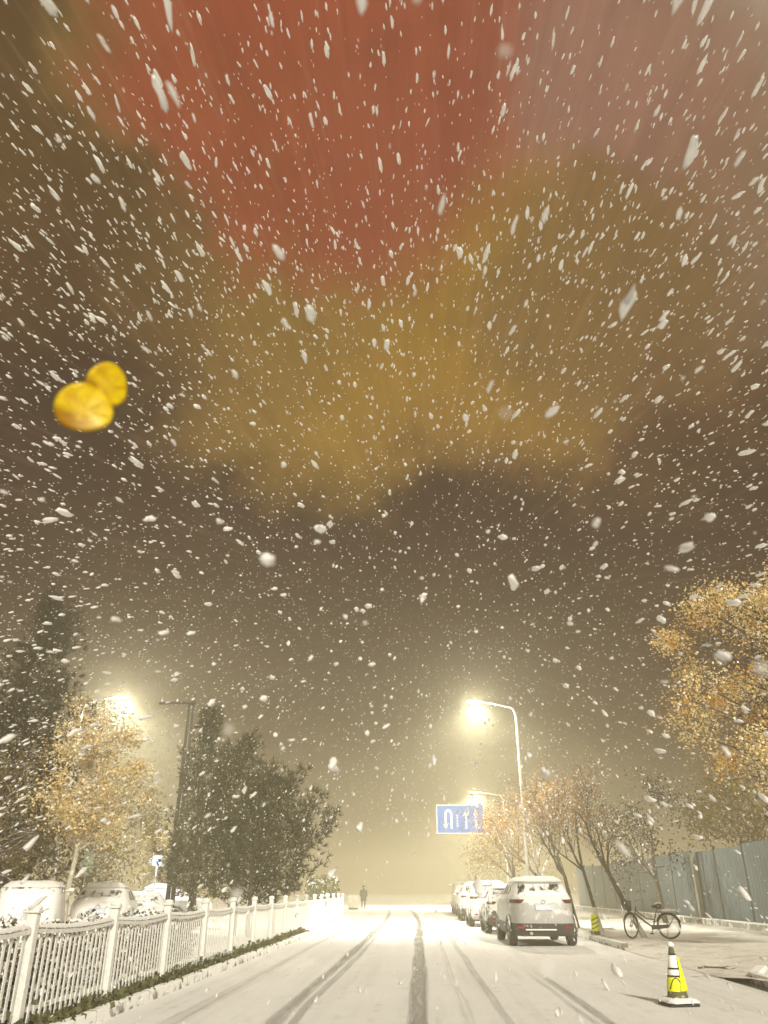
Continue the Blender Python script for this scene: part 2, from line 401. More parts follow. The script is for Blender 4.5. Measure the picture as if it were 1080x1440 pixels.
def broadleaf(name, label, loc, h, leafm, barkm, seed, nleaf=4000, size=.1, cr=1.0, clump=.22, maxlev=3, trunk_r=.09, lean=(0, 0), clear=.3, group=None, limewash=0, snow=0, spread=.55, up=.15, box=None, core=None):
    rg = random.Random(seed); rs = np.random.RandomState(seed)
    t = thing(name, label, 'tree', loc, 0, group)
    segs, tips = [], []
    base = Vector((0, 0, -.05)); fork = Vector((lean[0] * clear, lean[1] * clear, h * clear))
    main = [base, base.lerp(fork, .35) + Vector((rg.uniform(-.03, .03), 0, 0)), base.lerp(fork, .7) + Vector((rg.uniform(-.04, .04), 0, 0)), fork]
    segs.append((main, [trunk_r * 1.35, trunk_r * 1.05, trunk_r * .95, trunk_r * .85], 0))
    ld = Vector((lean[0], lean[1], h)).normalized()
    grow(rg, fork.copy(), ld, h * (1 - clear) * .8, trunk_r * .8, 0, maxlev, segs, tips, spread, up)
    for _ in range(3):
        a = rg.uniform(0, 6.28); nd = (ld + Vector((math.cos(a), math.sin(a), 0)) * .8).normalized()
        grow(rg, fork.copy(), nd, h * (1 - clear) * .62 * cr, trunk_r * .6, 1, maxlev, segs, tips, spread, up)
    b = MB()
    for pts, rad, lev in segs: b.tube(pts, [max(.006, r) for r in rad], 8 if lev == 0 else 5)
    b.build('trunk', barkm, t, 60)
    if limewash:
        w = MB(); w.tube([p for p in main[:1]] + [base.lerp(fork, limewash * .5), base.lerp(fork, limewash)], [trunk_r * 1.40, trunk_r * 1.16, trunk_r * 1.10], 12); w.build('limewashed_base', M['limewash'], t, 60)
    if nleaf:
        T = np.array([tuple(x[0]) for x in tips if x[2] >= 1]); idx = rs.randint(0, len(T), nleaf)
        w8 = rs.uniform(.25, 1.0, len(T)) ** 1.5
        idx = rs.choice(len(T), nleaf, p=w8 / w8.sum())
        C = T[idx] + rs.normal(size=(nleaf, 3)) * clump
        C = C[C[:, 2] > h * clear * .6]
        V, Fq = quads(C, size, rs); np_mesh('crown', V, Fq, leafm, t)
    if snow:
        T = np.array([tuple(x[0]) for x in tips]); C = T[rs.randint(0, len(T), snow)] + rs.normal(size=(snow, 3)) * clump * .6 + [0, 0, .02]
        V, Fq = quads(C, size * .8, rs); struct(np_mesh('settled_snow', V, Fq, M['settled'], t), 'stuff')
    return t
def pine(label, loc, h, r, seed, z0=.12, lean=(0, 0), group='pines behind the fence', dens=1.0, droop=0.0, power=.75, m='pine', name='pine_tree', snowf=.10):
    rg = random.Random(seed); rs = np.random.RandomState(seed); t = thing(name, label, 'tree', loc, 0, group)
    b = MB(); N = 8
    P = [Vector((lean[0] * k / N + rg.uniform(-.03, .03), lean[1] * k / N, h * .97 * k / N - .05)) for k in range(N + 1)]
    b.tube(P, [max(.015, .028 * h * (1 - .9 * k / N) * .75) for k in range(N + 1)], 9)
    tc, td = [], []
    nb = int(26 * h * dens)
    for i in range(nb):
        u = z0 + (1 - z0) * (i + rg.random()) / nb; base = Vector((lean[0] * u, lean[1] * u, h * .97 * u))
        prof = (1 - u) ** power * min(1, (u - z0) / .16 + .45)
        L = r * prof * rg.choice((.45, .75, 1.0, 1.4)) * rg.uniform(.85, 1.12) + .15; a = rg.uniform(0, 2 * math.pi)
        out = Vector((math.cos(a), math.sin(a), 0)); el = .15 + .75 * u - droop
        d = (out + Vector((0, 0, el))).normalized(); n = max(3, int(L / .16)); p = base.copy(); pts = [p.copy()]
        for k in range(n):
            d = (d + Vector((rg.gauss(0, .07), rg.gauss(0, .07), .06 - droop * .08))).normalized(); p = p + d * (L / n); pts.append(p.copy())
            if k > n * .2 or u > .8:
                for _ in range(3):
                    off = Vector((rg.gauss(0, 1), rg.gauss(0, 1), rg.gauss(0, .7))) * .13
                    tc.append(tuple(p + off)); td.append(tuple((d * .9 + off * 4 + Vector((0, 0, .35 - droop))).normalized()))
        b.tube(pts, [max(.006, .016 * (1 - k / (n + 1))) for k in range(n + 1)], 4, False)
    b.build('trunk', M['bark'], t, 60)
    tc = np.array(tc); td = np.array(td); q = 9
    C = np.repeat(tc, q, 0); D = np.repeat(td, q, 0) + rs.normal(size=(len(tc) * q, 3)) * .55
    D /= np.linalg.norm(D, axis=1)[:, None]; L = rs.uniform(.14, .30, len(C))[:, None]
    S = np.cross(D, rs.normal(size=D.shape)); S /= np.linalg.norm(S, axis=1)[:, None]; W = rs.uniform(.012, .026, len(C))[:, None]
    V = np.stack([C - S * W, C + S * W, C + D * L], 1).reshape(-1, 3); np_mesh('crown', V, np.arange(len(V)).reshape(-1, 3), M[m], t)
    k = rs.rand(len(tc)) < snowf
    V, Fq = quads(tc[k] + [0, 0, .05], .10, rs, aspect=.9); struct(np_mesh('settled_snow', V, Fq, M['settled'], t), 'stuff')
    return t

# ------------------------------------------------------------------ planting on the fence side
def leafbox(name, label, cat, x0, x1, y0, y1, z0, z1, n, size, m, seed, snow=0, top=None):
    rs = np.random.RandomState(seed); t = thing(name, label, cat, ((x0 + x1) / 2, (y0 + y1) / 2, z0))
    w, l, hh = (x1 - x0) / 2, (y1 - y0) / 2, z1 - z0
    b = MB(); rg = random.Random(seed)
    for k in range(int((y1 - y0) * 4) + 2):
        p = Vector((rg.uniform(-w, w) * .5, rg.uniform(-l, l) * .95, -.05)); pts = [p]
        for q in range(4): p = p + Vector((rg.gauss(0, .07), rg.gauss(0, .07), hh * .24)); pts.append(p)
        b.tube(pts, [.014, .012, .01, .007, .004], 4)
    struct(b.build('stems', M['bark'], t), 'stuff')
    C = rs.uniform(-1, 1, (n, 3)); e = np.abs(C[:, 0]) ; C[:, 0] = np.sign(C[:, 0]) * e ** .5
    C = C * [w, l, hh / 2] + [0, 0, hh / 2]
    bump = .10 * np.sin(C[:, 1] * 3.1 + seed) + .08 * np.sin(C[:, 1] * 7.7) ; C[:, 2] *= (1 + bump * .9); C[:, 0] *= 1 + bump[::-1] * .5
    C += rs.normal(size=C.shape) * .03
    V, Fq = quads(C, size, rs); np_mesh('foliage', V, Fq, M[m], t)
    if snow:
        k = rs.rand(n) < snow; S = C[k] + [0, 0, .015]
        V, Fq = quads(S, size * 1.1, rs, aspect=1.3); struct(np_mesh('settled_snow', V, Fq, M['settled'], t), 'stuff')
    return t
leafbox('hedge', 'clipped dark green hedge flecked with snow behind the nearest white fence panels', 'hedge', FX - .75, FX - .10, 4.5, 16.3, .08, .98, 15000, .055, 'hedge', 3, .85)
leafbox('shrub', 'dark leafy shrub showing above the far end of the white fence', 'shrub', FX - 1.2, FX - .25, 39.5, 46.5, .08, 1.85, 5000, .12, 'hedge', 5, .12)
rs = np.random.RandomState(8); n = 5200
C = np.stack([FX + .05 + rs.normal(size=n) * .09, rs.uniform(4, 30, n), .10 + np.abs(rs.normal(size=n)) * .06], 1)
V, Fq = quads(C, .075, rs); o = struct(np_mesh('undergrowth', V, Fq, M['hedge']), 'stuff'); o['label'] = 'dark low leaves poking through snow under the white fence'
p = G(155, 1398, .10)
leafbox('bush', 'small olive green bush with snow on it at the foot of the white fence', 'bush', p.x - .10, p.x + .13, p.y - .15, p.y + .15, .09, .30, 420, .06, 'olive', 11, .25)

GP = 'pines behind the fence'
pine('slender dark pine, tallest and furthest left of the pine group, beside the crossarm pole', (-7.75, 29, .09), 7.5, 1.5, 1, .14, dens=.75, power=.7, snowf=.35)
pine('broad bushy dark pine on the thickest trunk in the middle of the pine group', (-6.15, 28.3, .09), 6.3, 2.3, 2, .13, dens=.6, power=.72, snowf=.35)
pine('shorter spreading dark pine hanging over the white fence beside the road', (-4.75, 27.8, .09), 4.75, 2.5, 3, .17, dens=.62, power=.5, snowf=.35)
pine('low dark pine with a thin trunk between the two bushy pines', (-5.35, 27.0, .09), 4.2, 1.9, 4, .18, dens=.6, power=.5, snowf=.35)
def clumptree(name, label, loc, h, crown, leafm, barkm, seed, nclump, nleaf, size, cl, tr, fork=.35, lean=(0, 0), group=None, snow=0):
    """trunk, one limb to each leaf clump; clumps fill the ellipsoid crown = (dx, dy, z, rx, ry, rz) unevenly"""
    rg = random.Random(seed); rs = np.random.RandomState(seed); t = thing(name, label, 'tree', loc, 0, group)
    dx, dy, cz, rx, ry, rz = crown; N = 9; T = []
    for k in range(N + 1):
        u = k / N; T.append(Vector((dx * u ** 1.4 + rg.uniform(-.05, .05) * (k > 1), dy * u ** 1.4 + rg.uniform(-.05, .05) * (k > 1), -.05 + (cz + rz * .75 + .05) * u)))
    b = MB(); b.tube(T, [tr * 1.3] + [tr * (1.05 - .95 * k / N) for k in range(1, N + 1)], 9)
    cs = []
    while len(cs) < nclump:
        p = Vector((rg.uniform(-1, 1), rg.uniform(-1, 1), rg.uniform(-1, 1)))
        if p.length > 1 or rg.random() > .25 + p.length: continue
        cs.append(Vector((dx + p.x * rx, dy + p.y * ry, cz + p.z * rz)))
    C = []; S = []
    for c in cs:
        zb = max(h * fork * .6, min(T[-1].z - .1, c.z - (Vector((c.x - dx, c.y - dy, 0)).length) * .55)); u = (zb + .05) / (T[-1].z + .05) * N
        a = T[int(u)].lerp(T[min(N, int(u) + 1)], u - int(u)); m1 = a.lerp(c, .4) + Vector((rg.gauss(0, .1), rg.gauss(0, .1), rg.gauss(.05, .08)))
        pts = [a, m1, a.lerp(c, .75) + Vector((rg.gauss(0, .08), rg.gauss(0, .08), rg.gauss(.05, .06))), c]
        b.tube(pts, [tr * .32, tr * .22, tr * .13, .008], 5)
        for _ in range(5):
            e = c + Vector((rg.gauss(0, 1), rg.gauss(0, 1), rg.gauss(.2, .8))) * cl * 1.1; b.tube([pts[2].lerp(c, rg.random()), e], [.010, .004], 4)
        n = int(nleaf * rg.uniform(.4, 1.5)); sc = cl * rg.uniform(.6, 1.25)
        C.append(np.array(c) + rs.normal(size=(n, 3)) * [sc, sc, sc * .75])
        if snow: S.append(np.array(c) + rs.normal(size=(snow, 3)) * [sc, sc, sc * .6] + [0, 0, .05])
    b.build('trunk', barkm, t, 60)
    V, Fq = quads(np.concatenate(C), size, rs, aspect=.9); np_mesh('crown', V, Fq, leafm, t)
    if snow:
        V, Fq = quads(np.concatenate(S), size, rs); struct(np_mesh('settled_snow', V, Fq, M['settled'], t), 'stuff')
    return t
clumptree('autumn_tree', 'slim tree with a pale trunk and sparse gold leaves below the lit lamp', (-9.15, 22, .09), 6.2, (.15, 0, 4.15, 1.45, 1.3, 2.05), M['gold'], M['palebark'], 12, 70, 150, .070, .25, .085, .4, snow=4)
clumptree('autumn_tree', 'olive gold leafy tree at the picture edge beside the pale trunked tree', (-12.4, 23.6, .09), 6, (.1, 0, 3.4, 1.6, 1.5, 2.0), M['olive'], M['bark'], 22, 60, 90, .085, .32, .09, .3, snow=3)
clumptree('autumn_tree', 'olive brown leafy tree behind the green sign board and snowy cars', (-12.0, 30, .09), 6, (.2, 0, 3.3, 2.4, 1.8, 2.2), M['olive'], M['bark'], 27, 70, 80, .10, .36, .09, .3, snow=3)
pine('huge dark conifer looming behind the two leafy trees at the picture edge', (-13.1, 26, .09), 11.2, 2.9, 6, .1, (0, 0), None, .8, .2, .62, 'dark', 'conifer_tree', .02)
clumptree('dark_tree', 'dark broad tree behind the snowy van at the picture edge', (-16.0, 29, .09), 8.5, (0, 0, 4.6, 3.0, 2.4, 3.4), M['dark'], M['bark'], 32, 90, 110, .14, .5, .13, .2)
clumptree('dark_tree', 'dim olive tree between the crossarm pole and the small glowing sign', (-11.4, 40, .09), 5, (0, 0, 2.7, 2.2, 1.8, 1.7), M['olive'], M['bark'], 36, 50, 80, .12, .4, .1, .2)

# ------------------------------------------------------------------ trees on the pavement side
GR = 'bare street trees on the pavement'
pA = G(907, 1318, .12)
broadleaf('street_tree', 'leaning bare tree with limewashed foot standing in front of the bicycle', tuple(pA), 4.3, M['rust'], M['bark'], 41, 500, .075, 1.0, .2, 4, .075, (-1.9, .8), .42, GR, .40, 200, .5, .3)
pB = G(847, 1312, .12)
broadleaf('street_tree', 'thin bare tree with limewashed foot right behind the yellow striped post', tuple(pB), 4.5, M['rust'], M['bark'], 44, 700, .075, 1.0, .2, 4, .062, (-.9, .5), .42, GR, .42, 250, .5, .3)
broadleaf('street_tree', 'bare tree with a few rusty leaves rising just behind the silver car', (5.9, 33, .12), 4.9, M['rust'], M['bark'], 47, 1500, .08, 1.1, .25, 4, .08, (-.8, .3), .36, GR, 0, 200, .5, .25)
broadleaf('street_tree', 'rusty leaved tree by the lamp post over the parked cars', (6.2, 41, .12), 5.2, M['rust'], M['bark'], 51, 3000, .09, 1.15, .3, 4, .10, (-1.2, .3), .34, GR, 0, 200, .5, .25)
broadleaf('street_tree', 'hazy rusty tree beyond the lamp post, under the blue sign', (6.3, 52, .12), 5.4, M['rust'], M['bark'], 54, 3000, .10, 1.2, .3, 3, .10, (-1.4, .3), .34, GR, 0, 400, .5, .25)
broadleaf('street_tree', 'bare dark tree in front of the hoarding, behind the bicycle saddle', (10.6, 38, .12), 4.6, M['dark'], M['bark'], 57, 2500, .10, 1.15, .3, 4, .10, (-.5, 0), .36, GR, 0, 300, .5, .2)
clumptree('golden_tree', 'big golden orange leaved tree glowing above the hoarding at the picture edge', (10.9, 20.3, .12), 11, (-.9, -.2, 6.2, 3.5, 2.4, 3.6), M['orange'], M['bark'], 63, 112, 360, .068, .31, .17, .3, snow=6)
broadleaf('dark_tree', 'dim brown leaved tree behind the golden tree and above the hoarding', (16.2, 30, 0), 9.0, M['dark'], M['bark'], 66, 9000, .15, .9, .5, 3, .14, (-.5, 0), .25)
broadleaf('dark_tree', 'dim leafy tree behind the hoarding where its pale post stands', (15.4, 40, 0), 6.5, M['olive'], M['bark'], 69, 5000, .14, .9, .45, 3, .12, (-.5, 0), .25)
for k, (x, y, h, lb) in enumerate(((-16, 94, 8, 'faint tree across the junction, straight above the end of the fence'), (9, 96, 8, 'faint tree across the junction beside the far lit lamp'), (-30, 92, 9, 'faint tree across the junction behind the pine group'))):
    broadleaf('far_tree', lb, (x, y, -.03), h, M['olive'], M['bark'], 80 + k, 1800, .3, .95, .6, 2, .14, (0, 0), .25, 'faint trees across the junction')

# ------------------------------------------------------------------ hoarding
hd = thing('hoarding', 'tall blue green sheet hoarding behind the pavement and the bicycle', 'hoarding', (12.55, 0, 0))
for k in range(17):
    y = 14 + k * 3.2; b = MB(); P = []
    for i in range(2):
        P.append([(.0 + (.02 if (j // 2) % 2 else 0), y + .06 + (3.08) * j / 40, .05 + i * (2.95 + .06 * math.sin(k * 1.7))) for j in range(41)])
    b.grid(P); b.add([(.03, y + .06, .05), (.03, y + 3.14, .05), (.03, y + 3.14, 2.95), (.03, y + .06, 2.95)], [(0, 1, 2, 3)])
    b.build('sheet_panel', M['hoard'], hd)
    b = MB(); b.bevbox((-.02, y - .05, 0), (.09, y + .05, 3.12), .01); b.build('post', M['darksteel'], hd)
b = MB(); b.bevbox((12.30, 38.6, .35), (12.50, 38.85, 3.0), .02); b.bevbox((12.26, 38.55, 3.0), (12.53, 38.9, 3.1), .02)
tag(b.build('gate_pillar', M['hoardpost'], None, 30), 'pale slim pillar standing against the blue green hoarding', 'pillar')

# ------------------------------------------------------------------ street lamps
LIGHTS = []
def lamp(label, base, head, m, kw, seed=0):
    bx, by = base; hx, hy, hz = head
    t = thing('street_lamp', label, 'street lamp', (bx, by, .05), 0, 'street lamps along the road')
    b = MB(); b.lathe([(.17, 0), (.17, .04), (.13, .06), (.12, .9), (.09, 1.0)], n=14); b.build('base', M['steel'], t, 40)
    dx, dy = hx - bx, hy - by; top = hz - .35
    pts = [(0, 0, .9), (0, 0, top * .5), (0, 0, top - .7)] + [(dx * .12 * (1 - math.cos(a)) , dy * .12 * (1 - math.cos(a)), top - .7 + .62 * math.sin(a)) for a in (.4, .8, 1.2, 1.5)] + [(dx * .55, dy * .55, hz - .22), (dx * .86, dy * .86, hz - .12)]
    b = MB(); b.tube(pts, [.085, .07, .058, .055, .052, .05, .048, .04, .036], 10); b.build('pole', M['steel'], t, 60)
    L = math.hypot(dx, dy); ux, uy = dx / L, dy / L
    b = MB(); c = Vector((dx, dy, hz - .12)); U = Vector((ux, uy, .06)).normalized(); W = Vector((-uy, ux, 0)); Z = U.cross(W)
    rings = []
    for s, w, h in ((-.42, .05, .05), (-.36, .11, .07), (-.1, .16, .09), (.2, .16, .085), (.38, .11, .06), (.43, .04, .03)):
        rings.append([c + U * s + W * w * math.cos(a) + Z * h * math.sin(a) for a in [math.pi * k / 8 for k in range(9)]])
    b.grid(rings); b.build('lamp_head', M['steel'], t, 60)
    b = MB(); rings = []
    for s, w, h in ((-.34, .03, .02), (-.26, .11, .06), (-.05, .145, .10), (.15, .145, .10), (.32, .09, .06), (.38, .03, .02)):
        rings.append([c + U * s + W * w * math.cos(a) + Z * h * math.sin(a) for a in [-math.pi * k / 8 for k in range(9)]])
    b.grid(rings); b.build('lamp_glass', m, t, 60)
    for (tp, e, size) in kw:
        ld = bpy.data.lights.new('street_lamp_light', tp); ld.energy = e; ld.color = (1, .97, .78); ld.shadow_soft_size = .14
        if tp == 'SPOT': ld.spot_size = R(size); ld.spot_blend = .55
        o = bpy.data.objects.new('street_lamp_light', ld); COL.objects.link(o); o.parent = t; o.location = (dx, dy, hz - .30)
    return t
h1 = AT(668, 985, 39.0)
lamp('lit street lamp on a curved pole just behind the parked cars', (4.95, 39.0), tuple(h1), M['lamp'], (('SPOT', 6300, 162), ('POINT', 2600, 0)))
h2 = AT(667, 1113, 79.0)
lamp('far lit street lamp glowing just above the blue road sign', (8.2, 79.0), tuple(h2), M['lamp_far'], (('SPOT', 20000, 162), ('POINT', 2500, 0)))
h3 = AT(172, 978, 38.0)
lamp('lit street lamp above the slim gold leaved tree with the pale trunk', (-16.6, 38.0), tuple(h3), M['lamp'], (('SPOT', 10500, 162), ('POINT', 3600, 0)))

# ------------------------------------------------------------------ poles and signs
pt = AT(240, 1258, 30); tp = AT(262, 980, 30)
t = thing('utility_pole', 'dark twin utility pole with one crossarm beside the slender pine', 'pole', (pt.x, 30, .05))
for dx, top in ((-.09, tp.z - .25), (.09, tp.z)):
    b = MB(); b.tube([(dx, 0, -.1), (dx, 0, top * .5), (dx * .9, 0, top)], [.085, .07, .055], 10); b.build('pole', M['darksteel'], t, 60)
b = MB(); b.bevbox((-1.25, -.14, tp.z - .36), (.20, -.07, tp.z - .27), .01); b.build('crossarm', M['darksteel'], t)
for x in (-1.15, -.55):
    b = MB(); b.lathe([(.02, 0), (.045, .02), (.03, .05), (.045, .08), (.02, .12)], (x, -.105, tp.z - .27), 10); b.build('insulator', M['signwhite'], t, 40)
for z in (2.6, 4.6):
    b = MB(); b.bevbox((-.20, -.10, z), (.20, .10, z + .06), .01); b.build('clamp', M['darksteel'], t)

sp = AT(122, 1216, 29.5)
t = thing('sign_board', 'small pale green sign board on a thin post behind the snowy cars', 'sign', (sp.x, 29.5, .05))
b = MB(); b.tube([(0, 0, -.05), (0, 0, sp.z + .30)], .025, 8); b.build('post', M['steel'], t, 60)
b = MB(); b.bevbox((-.21, -.05, sp.z - .40), (.21, -.026, sp.z + .34), .012); b.build('board', M['paleg'], t)
b = MB(); b.tube([(-.22, -.04, sp.z - .41), (.22, -.04, sp.z - .41), (.22, -.04, sp.z + .35), (-.22, -.04, sp.z + .35), (-.22, -.04, sp.z - .41)], .012, 6); b.build('frame', M['steel'], t)

lp = AT(221, 1212, 33)
t = thing('lit_sign', 'small glowing blue white sign on a post behind the snowy cars', 'sign', (lp.x, 33, .05))
b = MB(); b.tube([(0, .04, -.05), (0, .04, lp.z - .2)], .035, 8); b.build('post', M['steel'], t, 60)
b = MB(); b.bevbox((-.20, 0, lp.z - .19), (.20, .10, lp.z + .17), .02); b.build('case', M['steel'], t)
b = MB(); b.bevbox((-.16, -.012, lp.z - .15), (.16, -.003, lp.z + .13), .004); b.build('lit_face', M['litsign'], t)
ld = bpy.data.lights.new('lit_sign_light', 'POINT'); ld.energy = 110; ld.color = (.62, .72, 1); ld.shadow_soft_size = .15
o = bpy.data.objects.new('lit_sign_light', ld); COL.objects.link(o); o.parent = t; o.location = (0, -.3, lp.z)

# overhead blue direction sign on a cantilever
SY = 62.0; a0 = AT(614, 1173, SY); a1 = AT(680, 1131, SY)
t = thing('road_sign', 'blue overhead road sign with white arrows hanging over the parked cars', 'road sign', (a1.x + 1.7, SY, 0))
W = a1.x - a0.x; Hh = a1.z - a0.z; ox = a0.x - (a1.x + 1.7)
b = MB(); b.tube([(0, .2, 0), (0, .2, a1.z + .3)], [.16, .12], 12); b.build('post', M['steel'], t, 60)
for z in (a0.z + Hh * .25, a0.z + Hh * .75):
    b = MB(); b.tube([(0, .2, z), (ox + .2, .2, z)], [.08, .06], 8); b.build('arm', M['steel'], t, 60)
b = MB(); b.bevbox((ox, 0, a0.z), (ox + W, .05, a1.z), .02); panel = b.build('panel', M['blue'], t)
b = MB(); e = .09
for (q0, q1, r0, r1) in ((0, W, 0, e), (0, W, Hh - e, Hh), (0, e, e, Hh - e), (W - e, W, e, Hh - e)): b.box((ox + q0 + .01, -.018, a0.z + r0 + (.01 if r0 == 0 else 0)), (ox + q1 - .01, -.004, a0.z + r1 - (.01 if r1 == Hh else 0)))
b.build('border', M['signwhite'], panel)
b = MB(); cx = ox + W * .255; r = .22; zt = a0.z + Hh * .66
for s in (-1, 1):
    b.box((cx + s * r - .08, -.022, a0.z + Hh * (.30 if s < 0 else .18)), (cx + s * r + .08, -.004, zt))
arc = []
for k in range(13):
    a = math.pi * k / 12; arc.append((a, cx, zt))
for (a, _, _), (c, _, _) in zip(arc, arc[1:]):
    q = [(cx + (r + s) * math.cos(x), -.022, zt + (r + s) * 1.25 * math.sin(x)) for x, s in ((a, -.08), (a, .08), (c, .08), (c, -.08))]; b.prism(q, (0, .018, 0))
b.prism([(cx - r - .19, -.022, a0.z + Hh * .34), (cx - r, -.022, a0.z + Hh * .13), (cx - r + .19, -.022, a0.z + Hh * .34)], (0, .018, 0))
b.build('turn_arrow', M['signwhite'], panel)
b = MB(); x = ox + W * .62
b.box((x - .07, -.022, a0.z + Hh * .18), (x + .07, -.004, a0.z + Hh * .66)); b.prism([(x - .2, -.022, a0.z + Hh * .62), (x + .2, -.022, a0.z + Hh * .62), (x, -.022, a0.z + Hh * .83)], (0, .018, 0)); b.build('straight_arrow', M['signwhite'], panel)
for k in range(5): b = MB(); b.box((ox + W * .42, -.020, a0.z + Hh * (.25 + .085 * k)), (ox + W * .455, -.004, a0.z + Hh * (.30 + .085 * k))); b.build('dash', M['signwhite'], panel)
b = MB(); x = ox + W * .82
b.box((x - .07, -.022, a0.z + Hh * .18), (x + .07, -.004, a0.z + Hh * .66)); b.prism([(x - .2, -.022, a0.z + Hh * .62), (x + .2, -.022, a0.z + Hh * .62), (x, -.022, a0.z + Hh * .83)], (0, .018, 0)); b.build('straight_arrow', M['signwhite'], panel)

# ------------------------------------------------------------------ cars
SUV = [(.56, .03, 4.5, .905), (.62, .02, 4.52, .92), (.80, .03, 4.5, .925), (1.0, .05, 4.40, .92), (1.12, .08, 4.2, .915), (1.2, .13, 3.55, .89), (1.28, .2, 3.25, .85), (1.45, .36, 2.95, .775), (1.57, .46, 2.70, .715), (1.61, .40, 2.55, .69), (1.66, .50, 2.3, .63), (1.70, .85, 2.0, .45)]
HATCH = [(.50, .04, 4.0, .84), (.58, .02, 4.05, .86), (.78, .03, 4.02, .865), (.92, .05, 3.9, .86), (.99, .08, 3.7, .85), (1.05, .12, 3.1, .83), (1.12, .2, 2.85, .79), (1.30, .40, 2.45, .71), (1.41, .52, 2.2, .65), (1.45, .50, 2.1, .62), (1.49, .62, 2.0, .56), (1.52, .9, 1.7, .40)]
SEDAN = [(.48, .04, 4.5, .85), (.56, .02, 4.55, .87), (.74, .03, 4.52, .875), (.88, .06, 4.4, .87), (.96, .14, 4.1, .86), (1.0, .55, 3.5, .84), (1.08, .95, 3.1, .79), (1.24, 1.25, 2.75, .69), (1.35, 1.5, 2.5, .62), (1.40, 1.65, 2.35, .55), (1.43, 1.8, 2.2, .4)]
VAN = [(.5, .03, 4.5, .86), (.62, .02, 4.55, .88), (.9, .03, 4.5, .885), (1.1, .05, 4.3, .88), (1.2, .06, 3.9, .87), (1.4, .09, 3.7, .85), (1.65, .14, 3.5, .82), (1.76, .2, 3.35, .78), (1.82, .32, 3.2, .70), (1.86, .6, 3.0, .5)]
NE = 5.5
def s_at(S, z):
    z = min(max(z, S[0][0]), S[-1][0])
    for a, c in zip(S, S[1:]):
        if z <= c[0]:
            t = (z - a[0]) / (c[0] - a[0]); return tuple(a[i] + (c[i] - a[i]) * t for i in (1, 2, 3))
def rear_y(S, x, z):
    yr, yf, w = s_at(S, z); return (yr + yf) / 2 - (yf - yr) / 2 * max(0, 1 - min(1, abs(x / w)) ** NE) ** (1 / NE)
def front_y(S, x, z):
    yr, yf, w = s_at(S, z); return (yr + yf) / 2 + (yf - yr) / 2 * max(0, 1 - min(1, abs(x / w)) ** NE) ** (1 / NE)
def side_x(S, y, z):
    yr, yf, w = s_at(S, z); c = (yr + yf) / 2; l = (yf - yr) / 2
    return w * max(0, 1 - min(1, abs((y - c) / l)) ** NE) ** (1 / NE)
def shell(S, off=0.0, n=64):
    b = MB(); vs = []; fs = []
    for z, yr, yf, w in S:
        c = (yr + yf) / 2; l = (yf - yr) / 2 + off; w = w + off
        for k in range(n):
            t = 2 * math.pi * k / n; ct, st = math.cos(t), math.sin(t)
            vs.append((w * math.copysign(abs(ct) ** (2 / NE), ct), c + l * math.copysign(abs(st) ** (2 / NE), st), z))
    for i in range(len(S) - 1):
        for k in range(n):
            k2 = (k + 1) % n; fs.append((i * n + k, i * n + k2, i * n + n + k2, i * n + n + k))
    fs.append(tuple(range(n - 1, -1, -1))); fs.append(tuple(range((len(S) - 1) * n, len(S) * n))); b.add(vs, fs); return b
def patch(fn, u0, u1, v0, v1, nu=10, nv=6, ul=None):
    """closed thin panel on a body surface: fn(u, v, off) -> point"""
    b = MB()
    def lim(v):
        t = (v - v0) / (v1 - v0); return ul(t) if ul else (u0, u1)
    for off, flip in ((.012, False), (-.02, True)):
        P = []
        for i in range(nv + 1):
            v = v0 + (v1 - v0) * i / nv; a, c = lim(v); P.append([fn(a + (c - a) * j / nu, v, off) for j in range(nu + 1)])
        b.grid(P)
    n1 = nu + 1; tot = n1 * (nv + 1)
    rim = [j for j in range(n1)] + [i * n1 + nu for i in range(1, nv + 1)] + [nv * n1 + j for j in range(nu - 1, -1, -1)] + [i * n1 for i in range(nv - 1, 0, -1)]
    b.f += [(rim[k], rim[(k + 1) % len(rim)], tot + rim[(k + 1) % len(rim)], tot + rim[k]) for k in range(len(rim))]
    return b
def wheel(b1, b2, x, y, r, w):
    s = 1 if x > 0 else -1
    b1.lathe([(r * .62, -w / 2), (r * .92, -w / 2), (r, -w * .3), (r, w * .3), (r * .92, w / 2), (r * .62, w / 2)], (x, y, r), 26, 'x')
    b2.lathe([(r * .60, -w * .40), (r * .58, w * .30 * s), (r * .2, w * .36 * s), (.03, w * .42 * s)], (x, y, r), 20, 'x')
